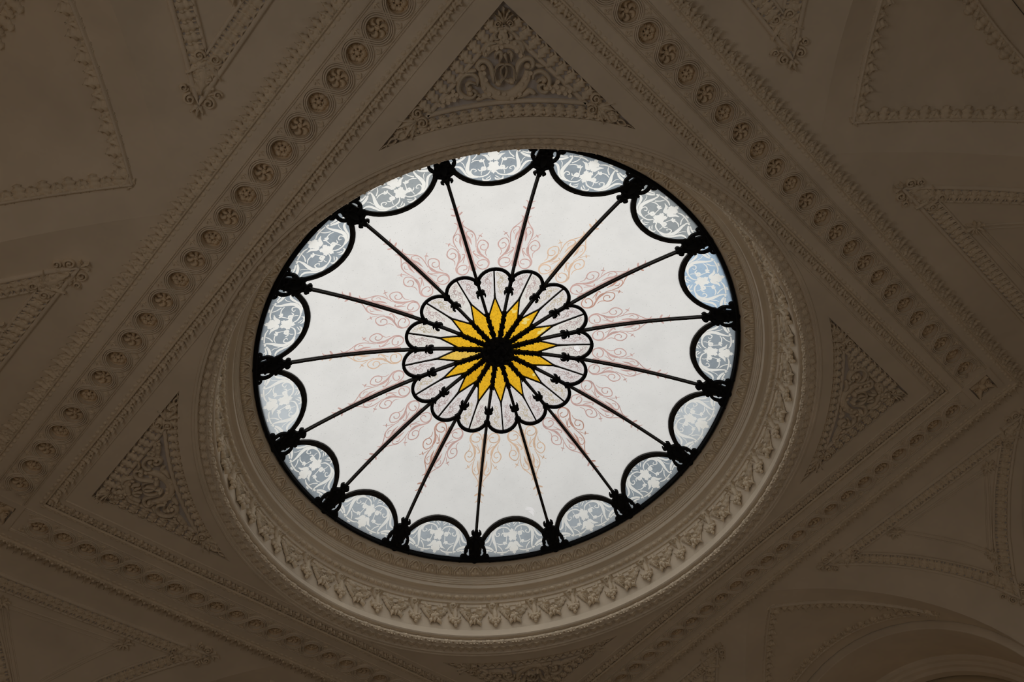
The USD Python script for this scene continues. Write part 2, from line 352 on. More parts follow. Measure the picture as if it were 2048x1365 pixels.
added_fittings = thing('added_lamp_fittings_2', kind='structure')                      # fittings added to go with the two unseen lamps, below the picture
for (x, y, z), r in (((-7.4, 1.2, -4.8), 0.16), ((5.6, -1.6, -7.4), 0.2)):
    emit(added_fittings, 'added_lamp_stem', (lathe([(0.012, z + r + 0.05), (0.012, z + r + 1.6)], 12)[0] + [x, y, 0], lathe([(0.012, 0), (0.012, 1)], 12)[1]), IRON)
    c = lathe([(0.012, z + r + 0.07), (0.07, z + r + 0.05), (0.09, z + r + 0.01), (0.075, z + r + 0.01)], 20); emit(added_fittings, 'added_lamp_cap', (c[0] + [x, y, 0], c[1]), IRON)

# ------------------------------------------------------------------ guilloche bands: one built, three turned copies
PITCH, NR = 0.3, 27
def band(parent):
    bed = box(-A + 0.215, -0.168, A - 0.215, 0.168)
    xs = [(i - (NR - 1) / 2) * PITCH for i in range(NR)]
    for x in xs: bed = bed.difference(Point(x, 0).buffer(0.099, 7))
    emit(parent, 'bed', on(S_band, slab(bed, -0.085, -0.012)), PL, smooth=False)
    for y0, y1, h in ((-0.356, -0.165, -0.014), (0.165, 0.356, -0.014)):
        emit(parent, 'plain_strip', on(S_band, slab(Polygon([(-A - y0, y0), (A + y0, y0), (A + y1, y1), (-A - y1, y1)]), -0.06, h)), PL, smooth=False)
    for s in (-1, 1):
        for y in (0.176, 0.197): emit(parent, 'fillet', on(S_band, ridge([(-A - s * y, s * y), (A + s * y, s * y)], 0.013, 0.014, n=1, lift=-0.014)), PL)
        emit(parent, 'rope', on(S_band, ridge([(-A - s * .355, s * .355), (A + s * .355, s * .355)], 0.026, 0.024, n=1, lift=-0.014)), PLO)
        ds = []
        n = int((A + s * 0.315) * 2 / 0.078)
        for i in range(n):
            x = (i + 0.5 - n / 2) * 0.078
            ds.append(put(dome_blob(0.030, 0.022, 0.011, n=6, rings=2), x, s * 0.318, h=-0.014))
        emit(parent, 'tongue_row', on(S_band, join(ds)), PLO, kind='stuff')
    # two strands that weave round the rosettes, each of three ridges
    for ph in (0, 1):
        ms = []
        th0 = math.acos(2 * 0.131 / PITCH)
        line = []
        for i, x in enumerate(xs):
            up = 1 if (i + ph) % 2 == 0 else -1
            for a in np.linspace(PI - th0, th0, 13): line.append((x + 0.131 * math.cos(a), up * 0.131 * math.sin(a)))
        line = np.array(line); e0, e1 = line[0] - [0.03, 0.02 * np.sign(line[0, 1])], line[-1] + [0.03, -0.02 * np.sign(line[-1, 1])]
        line = np.vstack([e0, line, e1]); nn = normals2(line)
        for o in (-0.019, 0, 0.019):
            ms.append(ridge(line + nn * o, 0.019, 0.019 + 0.003 * ph, n=1, prof=[(-0.5, 0), (-0.32, 0.85), (0, 1), (0.32, 0.85), (0.5, 0)], lift=-0.012))
        emit(parent, 'guilloche_strand', on(S_band, join(ms)), PL)
    buds = []
    for i in range(NR + 1):
        for s in (-1, 1): 
            x = (i - NR / 2) * PITCH
            for a, l in ((0, 0.055), (0.95, 0.042), (-0.95, 0.042)): buds.append(put(leaf(l, 0.024, 0.026, 1, nu=4, nv=3), x, s * 0.155, (PI if s > 0 else 0) + a, h=-0.012))
    emit(parent, 'spandrel_buds', on(S_band, join(buds)), PLO, kind='stuff')
    cup = []
    for i, x in enumerate(xs):
        t = np.linspace(0, 2 * PI, 29)[:-1]
        rings = [(0.1005, 0.002), (0.1005, -0.03), (0.098, -0.078), (0.07, -0.088), (0.001, -0.09)]
        P = np.stack([np.c_[x + r * np.cos(np.r_[t, t[:1]]), r * np.sin(np.r_[t, t[:1]]), np.full(29, h)] for r, h in rings])
        cup.append((grid(P)[0], grid(P)[1][:, ::-1]))
    for c in cup: emit(parent, 'recess', on(S_band, c), PLR, smooth=True)
    for i, x in enumerate(xs):
        ms = []
        if i % 2 == 0:            # a wheel of swirling leaves
            for j in range(6):
                a = j * PI / 3 + 0.2
                q = np.array([(0.028, 0), (0.05, 0.018), (0.075, 0.018), (0.088, -0.006), (0.078, -0.026)])
                c, s = math.cos(a), math.sin(a); q = np.c_[q[:, 0] * c - q[:, 1] * s, q[:, 0] * s + q[:, 1] * c]
                ms.append(ridge(q, [0.022, 0.038, 0.046, 0.036, 0.014], 0.038, n=3))
            nm = 'swirl_rosette'
        else:                     # an open six-petalled flower
            for j in range(6):
                a = j * PI / 3; ms.append(put(dome_blob(0.031, 0.034, 0.034, n=9), 0.062 * math.cos(a), 0.062 * math.sin(a), a)); ms.append(put(dome_blob(0.03, 0.012, 0.022, n=6, rings=2), 0.062 * math.cos(a + PI / 6), 0.062 * math.sin(a + PI / 6), a + PI / 6)); ms.append(put(dome_blob(0.016, 0.013, 0.046, n=6, rings=2), 0.036 * math.cos(a), 0.036 * math.sin(a), a))
            nm = 'petal_rosette'
        body = put(join(ms), x, 0, h=-0.083)
        p = emit(parent, nm, on(S_band, body), PLR)
        but = [dome_blob(0.028, 0.028, 0.034, n=12)] if i % 2 else [dome_blob(0.03, 0.03, 0.03, n=10)] + [dome_blob(0.009, 0.009, 0.04, 0.018 * math.cos(b), 0.018 * math.sin(b), 5, 2) for b in np.arange(5) * 1.2566]
        emit(p, 'button', on(S_band, put(join(but), x, 0, h=-0.07)), PLR)
    def palm(L, H):
        ms = [leaf(L, 0.08, H, 3, nu=13, nv=5, curl=0.8, base=0.55)]
        for q in (-1, 1):
            ms.append(put(leaf(L * 0.92, 0.064, H * 0.9, 3, nu=10, nv=5, curl=0.6, base=0.5), q * 0.036, 0.0, -q * 0.42))
            ms.append(put(leaf(L * 0.62, 0.05, H * 0.8, 2, nu=5, nv=3, curl=0.5, base=0.6), q * 0.066, 0.0, -q * 0.75))
            ms.append(put(dome_blob(0.02, 0.024, H * 0.95, n=7, rings=2), q * 0.084, L * 0.42))
        return join(ms)
    inn, outp = palm(0.10, 0.05), palm(0.14, 0.062)
    for s, mod, h0 in ((-1, inn, -0.045), (1, outp, -0.012)):
        half = A + s * 0.36 - (0.03 if s < 0 else 0); n = round(2 * half / 0.176)
        for i in range(n):
            x = (i + 0.5) * 2 * half / n - half
            v, f = mod
            if s > 0: v = np.c_[v[:, 0], v[:, 1] * 0.87 + v[:, 2] * 0.45, -v[:, 1] * 0.48 + v[:, 2] * 0.87]      # the outer row leans up into the vault
            emit(parent, 'leaf', on(S_band, put((v, f), x, s * 0.362, 0 if s > 0 else PI, h=h0)), PLO)
bp = thing('guilloche_band', f'plaster guilloche band of flower rosettes along the upper-left edge of the square ceiling', 'moulding', 'guilloche bands round the square', (-A, 0, 0))
band(bp)
for k in (1, 2, 3):
    copy_of(bp, 'guilloche_band', f'plaster guilloche band of flower rosettes along the {SIDE[k]} edge of the square ceiling', 'moulding', 'guilloche bands round the square', turn_pt((-A, 0, 0), k), 90 * k)

# ------------------------------------------------------------------ sunk blocks with carved leaves where the bands meet
def S_block(v): return side_map(v[:, 0] + A, A + v[:, 1], -v[:, 2])        # the corner shown at the top
def block(parent):
    sq = box(-0.168, -0.168, 0.168, 0.168)
    emit(parent, 'frame', on(S_block, slab(sq.buffer(0.05, join_style=2).difference(box(-0.14, -0.14, 0.14, 0.14)), -0.07, 0.004)), PL, smooth=False)
    emit(parent, 'back', on(S_block, slab(sq, -0.08, -0.045)), PLG, smooth=False)
    for j in range(4):
        a = PI / 4 + j * PI / 2
        emit(parent, 'curled_leaf', on(S_block, put(leaf(0.15, 0.11, 0.06, 3, curl=0.9), 0.03 * math.cos(a), 0.03 * math.sin(a), a - PI / 2, h=-0.045)), PLR)
        emit(parent, 'volute', on(S_block, put(spiral(0, 0, 0.034, 1.5, 0, 0.016, 0.04), 0.095 * math.cos(a + PI / 4), 0.095 * math.sin(a + PI / 4), h=-0.045)), PLR)
    emit(parent, 'boss', on(S_block, put(join([dome_blob(0.05, 0.05, 0.075, n=12), dome_blob(0.02, 0.02, 0.085, 0.02, 0.02, 6, 2), dome_blob(0.018, 0.018, 0.08, -0.022, 0.01, 6, 2)]), h=-0.045)), PLR)
k1 = thing('corner_block', 'square sunk block with curled carved leaves at the right-hand corner of the rosette bands', 'ornament', 'corner blocks', turn_pt((-A, -A, 0), 0))
block(k1)
UsdGeom.Xformable(stage.GetPrimAtPath(k1)).GetOrderedXformOps()[0].Set(Gf.Vec3d(*map(float, turn_pt((-A, -A, 0), 1)))); UsdGeom.Xformable(stage.GetPrimAtPath(k1)).AddRotateZOp().Set(90.0)
copy_of(k1, 'corner_block', 'square sunk block with curled carved leaves at the left-hand corner of the rosette bands', 'ornament', 'corner blocks', turn_pt((-A, -A, 0), 3), 270)

# ------------------------------------------------------------------ carved spandrel panels in the four corners of the square
CART = [([[-0.239,4.55],[-0.228,4.457],[-0.197,4.379],[-0.122,4.314],[-0.035,4.285],[0.062,4.299],[0.148,4.361],[0.204,4.442],[0.224,4.517]],[0.082,0.105,0.123,0.129,0.135,0.129,0.123,0.105,0.082]),([[-0.225,4.574],[-0.256,4.56],[-0.275,4.594],[-0.243,4.632],[-0.188,4.629],[-0.147,4.577],[-0.13,4.501],[-0.121,4.424]],[0.047,0.059,0.059,0.059,0.064,0.064,0.059,0.035]),([[0.216,4.559],[0.246,4.54],[0.273,4.572],[0.253,4.619],[0.197,4.631],[0.139,4.594],[0.106,4.517],[0.094,4.434]],[0.047,0.059,0.059,0.059,0.064,0.064,0.059,0.035]),([[-0.202,4.68],[-0.152,4.737],[-0.073,4.777],[-0.004,4.782],[0.081,4.765],[0.139,4.713],[0.184,4.64]],[0.059,0.094,0.111,0.117,0.111,0.094,0.059]),([[-0.08,4.795],[-0.149,4.792],[-0.195,4.745],[-0.214,4.689]],[0.023,0.064,0.059,0.016]),([[0.074,4.807],[0.146,4.785],[0.176,4.727],[0.172,4.67]],[0.023,0.064,0.059,0.016]),([[-0.011,4.785],[-0.014,4.853],[-0.016,4.921]],[0.105,0.141,0.07]),([[-0.053,4.832],[-0.085,4.834],[-0.094,4.867],[-0.067,4.893]],[0.023,0.053,0.047,0.016]),([[0.028,4.826],[0.062,4.824],[0.069,4.856],[0.039,4.886]],[0.023,0.053,0.047,0.016]),([[-0.082,4.413],[-0.106,4.448],[-0.111,4.524],[-0.078,4.58],[-0.021,4.591],[0.011,4.545],[-0.0,4.487],[-0.041,4.444],[-0.069,4.412]],[0.082,0.042,0.033,0.033,0.033,0.033,0.033,0.033,0.07]),([[0.05,4.424],[0.084,4.443],[0.088,4.518],[0.06,4.57],[0.005,4.589],[-0.04,4.557],[-0.043,4.498],[-0.015,4.45],[0.032,4.421]],[0.07,0.042,0.033,0.033,0.033,0.033,0.033,0.033,0.059]),([[-0.059,4.612],[-0.039,4.668],[-0.05,4.71],[-0.085,4.696],[-0.096,4.648]],[0.016,0.053,0.059,0.047,0.012]),([[0.023,4.606],[-0.008,4.691]],[0.016,0.059]),([[0.057,4.612],[0.064,4.669],[0.044,4.704],[0.026,4.688]],[0.016,0.047,0.047,0.014]),([[-0.292,4.403],[-0.283,4.47],[-0.336,4.52],[-0.405,4.517],[-0.459,4.458],[-0.474,4.374],[-0.428,4.311],[-0.351,4.297],[-0.305,4.336],[-0.338,4.366],[-0.364,4.341]],[0.035,0.053,0.056,0.056,0.056,0.059,0.07,0.059,0.047,0.042,0.035]),([[-0.299,4.421],[-0.359,4.442],[-0.391,4.415],[-0.371,4.384]],[0.023,0.047,0.047,0.023]),([[0.269,4.429],[0.28,4.483],[0.35,4.499],[0.418,4.444],[0.429,4.375],[0.399,4.3],[0.346,4.304],[0.325,4.352],[0.365,4.373],[0.4,4.334]],[0.035,0.053,0.056,0.056,0.059,0.059,0.053,0.047,0.042,0.035]),([[0.304,4.393],[0.34,4.415],[0.375,4.413]],[0.019,0.047,0.023]),([[-0.444,4.338],[-0.515,4.318],[-0.586,4.298],[-0.64,4.268],[-0.69,4.242]],[0.059,0.1,0.111,0.082,0.019]),([[-0.531,4.328],[-0.539,4.392]],[0.047,0.009]),([[0.409,4.325],[0.48,4.319],[0.542,4.302],[0.605,4.284],[0.651,4.241]],[0.059,0.105,0.117,0.088,0.019]),([[0.493,4.336],[0.508,4.411]],[0.054,0.009]),([[-0.309,4.268],[-0.255,4.289],[-0.202,4.302],[-0.151,4.273]],[0.047,0.07,0.066,0.023]),([[0.105,4.262],[0.177,4.286],[0.231,4.317],[0.283,4.282]],[0.023,0.066,0.07,0.047]),([[-0.291,4.554],[-0.334,4.549],[-0.391,4.541]],[0.035,0.052,0.012]),([[0.291,4.571],[0.334,4.551],[0.382,4.543]],[0.035,0.054,0.012]),([[-0.263,4.303],[-0.305,4.328]],[0.047,0.023])]
def palmette(n, L, W, H, spread):
    ms = []
    for j in range(n):
        a = (j - (n - 1) / 2) * spread; ms.append(put(leaf(L * (1 - 0.25 * abs(a)), W, H * (1 + 0.15 * (j % 2)), 3, nu=7, nv=5, curl=0.8), 0, 0, a))
    return join(ms)
DEEP = -0.06
def spandrel(parent):
    emit(parent, 'back', on(S_corner, slab(tri_sp.buffer(0.01, join_style=2), -0.10, DEEP)), PLG, smooth=False)
    inner = Polygon([(0, 4.95), (2.2, 2.75), (-2.2, 2.75)]).difference(Point(0, 0).buffer(4.225, 96))
    c = np.array(inner.exterior.coords)[:-1]
    def chord(p0, p1): return [p0, p1]
    tipx = max(c[:, 0]); ty = 4.95 - tipx
    emit(parent, 'frame_bar', on(S_corner, ridge(chord((0.0, 4.95), (tipx + .01, ty - .01)), 0.05, 0.035, n=1, lift=DEEP)), PL)
    emit(parent, 'frame_bar', on(S_corner, ridge(chord((-tipx - .01, ty - .01), (0.0, 4.95)), 0.05, 0.035, n=1, lift=DEEP)), PL)
    aa = np.linspace(-math.atan2(tipx, ty), math.atan2(tipx, ty), 33)
    emit(parent, 'frame_bar', on(S_corner, ridge(np.c_[4.225 * np.sin(aa), 4.225 * np.cos(aa)], 0.05, 0.035, n=1, lift=DEEP)), PL)
    lf = join([leaf(0.148, 0.10, 0.058, 3, nu=13, nv=7, base=0.75, curl=0.25), put(dome_blob(0.016, 0.03, 0.045, n=7, rings=2), 0.046, 0.035)])
    for sg in (-1, 1):
        for i in range(12):
            v = 0.17 + i * 0.088; u = 5.176 - v - 0.008
            emit(parent, 'border_leaf', on(S_corner, put(lf, sg * (v - 0.006), u - 0.006, PI + (-sg) * PI / 4, h=DEEP)), PLO)
    for i in range(21):
        a = (i - 10) * 0.0262
        emit(parent, 'border_leaf', on(S_corner, put(lf, 4.075 * math.sin(a), 4.075 * math.cos(a), -a, h=DEEP, s=(1.15, 0.82, 1))), PLO)
    emit(parent, 'corner_leaf', on(S_corner, put(join([put(palmette(5, 0.14, 0.05, 0.085, 0.42), 0, 4.98), put(spiral(0, 0, 0.03, 1.4, 0, 0.02, 0.075), -0.06, 4.965), put(spiral(0, 0, 0.03, 1.4, PI, 0.02, 0.075, -1), 0.06, 4.965)]), h=DEEP)), PLO)
    for sg in (-1, 1):
        ms = []
        base = np.array([sg * 0.93, 4.07]); d = np.array([sg * 1.34, 3.83]) - base; L = np.linalg.norm(d); ang = math.atan2(d[1], d[0]) - PI / 2
        ms.append(put(spiral(0, 0, 0.055, 1.6, 0.5, 0.03, 0.07), sg * 0.90, 4.19)); ms.append(put(spiral(0, 0, 0.055, 1.6, 2.5, 0.03, 0.07, -1), sg * 0.86, 4.09))
        for o, l in ((0.75, 0.17), (-0.75, 0.17), (0.32, 0.2), (-0.32, 0.2)): ms.append(put(leaf(l, 0.06, 0.07, 3, nu=7, nv=5), base[0], base[1] + 0.03, ang + o))
        for o in (-1, 1):          # a twist that runs out into the sharp tip
            t = np.linspace(0.28, 1.0, 19); w = 0.055 * (1.05 - t) * np.sin(t * 13) * o
            p = base + np.outer(t, d) + np.outer(w, [-d[1] / L, d[0] / L]); ms.append(ridge(p, 0.036 * (1.25 - t), 0.06, n=1))
        emit(parent, 'corner_leaf', on(S_corner, put(join(ms), h=DEEP)), PLO)
    names = ['wreath', 'wreath_horn', 'wreath_horn', 'crown', 'crown_leaf', 'crown_leaf', 'finial', 'finial_leaf', 'finial_leaf', 'letter_scroll', 'letter_scroll', 'scroll_leaf', 'scroll_leaf', 'scroll_leaf',
             'side_scroll', 'side_scroll', 'side_scroll', 'side_scroll', 'tail_leaf', 'tail_leaf', 'tail_leaf', 'tail_leaf', 'link_scroll', 'link_scroll', 'small_leaf', 'small_leaf', 'small_leaf']
    for (pts, w), nm in zip(CART, names):
        w = np.array(w) * 0.78; hh = 0.05 if nm in ('wreath', 'crown', 'tail_leaf', 'link_scroll') else 0.065
        ms = [ridge(pts, w, hh, n=5, lift=DEEP, prof=[(-0.5, 0), (-0.45, 0.55), (-0.3, 0.9), (-0.12, 0.78), (0, 1.0), (0.12, 0.78), (0.3, 0.9), (0.45, 0.55), (0.5, 0)])]
        if nm in ('tail_leaf', 'wreath', 'crown', 'finial'):
            q = curve(pts, 4)
            for j in range(1, len(q) - 1, 2 if nm == 'tail_leaf' else 3): 
                ww = np.interp(j / len(q), np.linspace(0, 1, len(w)), w); s = 1 if j % 4 < 2 else -1; nn = normals2(q)[j]
                ms.append(dome_blob(0.022, 0.022, hh * 1.15 + DEEP, *(q[j] + nn * s * ww * 0.28), 7, 2) if True else None)
        if nm in ('wreath_horn', 'letter_scroll', 'side_scroll'):
            e = pts[0] if nm != 'side_scroll' else pts[-1]; ms.append(put(dome_blob(0.034, 0.034, 0.085, n=10), *e, h=DEEP))
        emit(parent, nm, on(S_corner, join(ms)), PLO)
sp = thing('spandrel_panel', 'carved triangular panel with crowned monogram cartouche above the top of the round skylight', 'relief panel', 'carved corner panels', S_corner(np.array([[0, 4.45, 0]]))[0])
spandrel(sp)
for k, txt in ((1, 'carved triangular panel with cartouche between the round skylight and the right-hand corner block'), (2, 'carved triangular panel with cartouche at the bottom edge below the round skylight'), (3, 'carved triangular panel with cartouche between the round skylight and the left-hand corner block')):
    copy_of(sp, 'spandrel_panel', txt, 'relief panel', 'carved corner panels', turn_pt(S_corner(np.array([[0, 4.45, 0]]))[0], k), 90 * k)
# ------------------------------------------------------------------ triangular panels on the coves, either side of each lunette
def arcs(st): return np.array([(t, conv(s)) for s, t in st])
out_st = [(0.42, 1.08), (0.46, 2.5), (0.50, 4.50)] + [(s, 4.50 - (s - 0.5) * 1.155) for s in (0.8, 1.2, 1.6, 1.9)] + [(2.04, 2.74)] + [(s, 1.05 * s + 0.62) for s in (1.9, 1.7, 1.5, 1.3, 1.1, 0.9, 0.7, 0.55)]
OUT = Polygon(arcs(out_st))
in_st = [(0.72, 2.12), (0.80, 3.72), (1.15, 3.42), (1.66, 2.88), (1.4, 2.68), (1.05, 2.38)]
def edge(poly, d): return np.array(poly.buffer(-d, join_style=2).exterior.segmentize(0.12).coords)[:-1]
def S_cove_m(sg):
    def S(v):
        w = np.array(v, float); w[:, 0] = w[:, 0] * sg; return S_cove(w)
    return S
def vault_panel(parent, sg):
    S = S_cove_m(sg); fix = (lambda m: m) if sg > 0 else (lambda m: (m[0], np.asarray(m[1])[:, ::-1]))
    e0 = edge(OUT, 0.0)
    emit(parent, 'outer_fillet', fix(on(S, ridge(e0, 0.05, 0.035, closed=True))), PL)
    emit(parent, 'inner_fillet', fix(on(S, ridge(edge(OUT, 0.185), 0.035, 0.03, closed=True))), PL)
    ring = OUT.buffer(-0.02, join_style=2).difference(OUT.buffer(-0.17, join_style=2)).segmentize(0.15)
    v, f = trimesh.creation.triangulate_polygon(ring, engine='earcut'); v, f = finer((np.c_[v, np.zeros(len(v))], f), 0.12); v = v[:, :2]
    emit(parent, 'border_ground', fix(on(S, (np.c_[v, np.full(len(v), 0.004)], f))), PLG, smooth=False)
    line = np.vstack([edge(OUT, 0.03), edge(OUT, 0.03)[:1]])
    ccw = Polygon(line).exterior.is_ccw
    lf = join([leaf(0.15, 0.10, 0.045, 3, nu=13, nv=5, base=0.6, curl=0.4), put(dome_blob(0.018, 0.026, 0.038, n=6, rings=2), 0.05, 0.04), put(leaf(0.12, 0.04, 0.034, 1, nu=4, nv=3), 0.05, 0.03)])
    for x, y, a in row(line, 0.098):
        emit(parent, 'border_leaf', fix(on(S, put(lf, x, y, a if ccw else a + PI))), PLO)
    V = arcs([(0.42, 1.08), (0.50, 4.50), (2.04, 2.74)]); C = V.mean(0)
    for p in V:
        d = C - p; a = math.atan2(d[1], d[0]) - PI / 2; n = d / np.linalg.norm(d)
        o = p - n * 0.05
        ms = [put(palmette(3, 0.11, 0.05, 0.05, 0.8), *(p - n * 0.02), a + PI)]
        for s in (-1, 1):
            b = np.array([-n[1], n[0]]) * s
            ms.append(put(spiral(0, 0, 0.055, 1.5, a + PI / 2, 0.03, 0.045, s), *(p + b * 0.085 + n * 0.03))); ms.append(put(spiral(0, 0, 0.04, 1.4, a, 0.025, 0.045, -s), *(p + b * 0.15 + n * 0.13)))
        emit(parent, 'tip_scroll', fix(on(S, join(ms))), PLO)
        q = p + n * 0.36
        ms = [put(leaf(0.26, 0.12, 0.06, 3), *q, a + PI)] + [put(leaf(0.2, 0.08, 0.055, 3), *(p + n * 0.40), a + PI + s * 0.9) for s in (-1, 1)]
        ms += [put(spiral(0, 0, 0.05, 1.5, a, 0.03, 0.05, s), *(p + n * 0.46 + np.array([-n[1], n[0]]) * s * 0.07)) for s in (-1, 1)]
        emit(parent, 'corner_leaf', fix(on(S, join(ms))), PLO)
    I = Polygon(arcs(in_st))
    emit(parent, 'inset_line', fix(on(S, ridge(edge(I, 0.0), 0.025, 0.02, closed=True))), PL)
    emit(parent, 'inset_line', fix(on(S, ridge(edge(I, 0.055), 0.02, 0.016, closed=True))), PL)
    V = arcs([in_st[0], in_st[1], in_st[3]]); C = V.mean(0)
    for p in V:
        d = C - p; a = math.atan2(d[1], d[0]) - PI / 2
        emit(parent, 'inset_leaf', fix(on(S, put(join([palmette(5, 0.13, 0.05, 0.045, 0.75), put(palmette(3, 0.12, 0.05, 0.04, 0.9), 0, 0, PI)]), *(p + d * 0.03), a + PI))), PLO)
PIV = lambda sg: S_cove(np.array([[sg * 2.8, 1.0, 0]]))[0]
VP = {(0, 1): 'leaf-bordered triangular vault panel left of the top, pointing down towards the upper-left rosette band', (0, -1): 'leaf-bordered triangular vault panel cut by the left edge, pointing right beside the upper-left band',
      (1, 1): 'leaf-bordered triangular vault panel cut by the right edge, beyond the upper-right rosette band', (1, -1): 'leaf-bordered triangular vault panel right of the top, pointing down towards the upper-right band',
      (2, 1): 'leaf-bordered triangular vault panel with its tip just rising over the bottom edge, right of middle', (2, -1): 'large dim triangular vault panel with an inset triangle, below the right-hand corner block',
      (3, 1): 'large dim triangular vault panel with an inset triangle in the bottom left corner', (3, -1): 'triangular vault panel below the lower-left rosette band nearest the bottom corner'}
for sg in (1, -1):
    first = thing('vault_panel', VP[(0, sg)], 'relief panel', 'triangular vault panels', PIV(sg)); vault_panel(first, sg)
    for k in (1, 2, 3): copy_of(first, 'vault_panel', VP[(k, sg)], 'relief panel', 'triangular vault panels', turn_pt(PIV(sg), k), 90 * k)

# ------------------------------------------------------------------ leaf-edged panels inside the lunettes
def lunette_panel(parent):
    def b(t): return W0 * math.asin(max(-1, min(1, t / W0)))
    pts = [(5.27, 0)] + [(s, 1.05 * (s - 5.27)) for s in np.linspace(5.27, 6.88, 12)[1:]]
    right = [(b(t), s) for s, t in pts]; left = [(-x, y) for x, y in right]
    poly = Polygon(right + left[::-1][:-1])
    for nm, ln in (('edge_moulding', right), ('edge_moulding', left), ('edge_moulding', [right[-1], left[-1]])):
        ls = np.array(LineString(ln).segmentize(0.12).coords)
        emit(parent, nm, on(S_lun, ridge(ls, 0.035, 0.045, n=1)), PL)
    big = join([leaf(0.15, 0.12, 0.06, 3, nu=13, nv=5, curl=0.6, base=0.7)] + [put(leaf(0.13, 0.07, 0.05, 3, nu=7, nv=5, curl=0.5, base=0.6), s * 0.055, 0, -s * 0.55) for s in (-1, 1)] + [put(leaf(0.09, 0.05, 0.045, 2, nu=5, nv=3, base=0.6), s * 0.09, 0, -s * 0.9) for s in (-1, 1)])
    for ln, flip in ((right, 0), (left, PI), ([left[-1], right[-1]], PI)):
        for x, y, a in row(ln, 0.215):
            emit(parent, 'leaf', on(S_lun, put(big, x, y, a + flip)), PLO)
LP = ['leaf-edged panel in the warm-lit lunette at the upper left', 'leaf-edged panel in the dark lunette at the upper right', 'leaf-edged panel in the arched lunette at the lower right corner', 'leaf-edged panel in the lunette below the lower-left rosette band']
lp = thing('lunette_panel', LP[0], 'relief panel', 'lunette panels', S_lun(np.array([[0, 6.2, 0]]))[0]); lunette_panel(lp)
for k in (1, 2, 3): copy_of(lp, 'lunette_panel', LP[k], 'relief panel', 'lunette panels', turn_pt(S_lun(np.array([[0, 6.2, 0]]))[0], k), 90 * k)

# ------------------------------------------------------------------ the cornice round the opening
oc = thing('oculus_cornice', 'round plaster cornice of stepped rings, leaf torus and fleur ornaments framing the skylight', 'cornice', None, (0, 0, 0.6))
RINGS = [('outer_line', [(3.93, 0.055), (3.915, 0.035), (3.895, 0.035), (3.885, 0.055)]), ('soffit_ring', [(3.885, 0.055), (3.862, 0.07), (3.855, 0.095), (3.785, 0.105)]),
         ('torus_bed', [(3.785, 0.105), (3.775, 0.112), (3.755, 0.118), (3.735, 0.135), (3.728, 0.165), (3.745, 0.198), (3.75, 0.205)]), ('lip_fillet', [(3.75, 0.205), (3.712, 0.208), (3.700, 0.216), (3.690, 0.232), (3.768, 0.405)]),
         ('frieze_band', [(3.767, 0.405), (3.774, 0.415), (3.774, 0.92)]), ('frieze_fillet', [(3.774, 0.835), (3.758, 0.84), (3.758, 0.865), (3.774, 0.87)]),
         ('bead_fillet', [(3.774, 0.915), (3.752, 0.917), (3.744, 0.957)]), ('bead_bed', [(3.744, 0.957), (3.735, 0.965), (3.695, 1.04)]),
         ('scotia', [(3.695, 1.04), (3.698, 1.052), (3.665, 1.072), (3.622, 1.083)]), ('upper_fillet', [(3.622, 1.083), (3.610, 1.087), (3.606, 1.10), (3.610, 1.155), (3.592, 1.16)]),
         ('stepped_fillet', [(3.592, 1.16), (3.592, 1.178), (3.582, 1.182), (3.582, 1.205), (3.570, 1.212), (3.570, 1.24), (3.556, 1.247), (3.556, 1.285)]),
         ('cyma_bed', [(3.556, 1.285), (3.545, 1.294), (3.50, 1.325), (3.44, 1.39)]), ('top_fillet', [(3.44, 1.39), (3.432, 1.405), (3.41, 1.425), (3.40, 1.46), (3.42, 1.52)])]
for nm, pr in RINGS: emit(oc, nm, lathe(pr), PL)
def S_ring(p0, d, n):
    def S(v):
        r = p0[0] + v[:, 1] * d[0] + v[:, 2] * n[0]; z = p0[1] + v[:, 1] * d[1] + v[:, 2] * n[1]; th = v[:, 0] / p0[0]
        return np.stack([r * np.cos(th), r * np.sin(th), z], -1)
    return S
def S_torus(v):
    al = -0.75 + v[:, 1] / 0.058; rr = 0.020 + v[:, 2]; r = 3.757 - rr * np.cos(al); z = 0.158 - rr * np.sin(al); th = v[:, 0] / 3.7
    return np.stack([r * np.cos(th), r * np.sin(th), z], -1)
S_cyma = S_ring((3.44, 1.385), (0.773, -0.634), (-0.634, -0.773))
S_bead = S_ring((3.695, 1.04), (0.508, -0.861), (-0.861, -0.508))
S_frz = S_ring((3.774, 0.915), (0, -1), (-1, 0))
S_sof = S_ring((3.785, 0.102), (1, 0), (0, -1))
big = join([leaf(0.155, 0.13, 0.032, 4, nu=9, nv=7, base=0.6, curl=0.25)] + [dome_blob(0.024, 0.03, 0.036, q * 0.042, 0.11, 7, 2) for q in (-1, 0, 1)])
bud = join([leaf(0.14, 0.06, 0.028, 3, nu=7, nv=3, base=0.7, curl=0.3), dome_blob(0.022, 0.022, 0.038, 0, 0.075, 6, 2)])
N = 112
for i in range(N):
    x = 2 * PI * 3.7 * i / N
    emit(oc, 'torus_leaf', on(S_torus, put(big, x)), PLO); emit(oc, 'torus_bud', on(S_torus, put(bud, x + PI * 3.7 / N)), PLO)
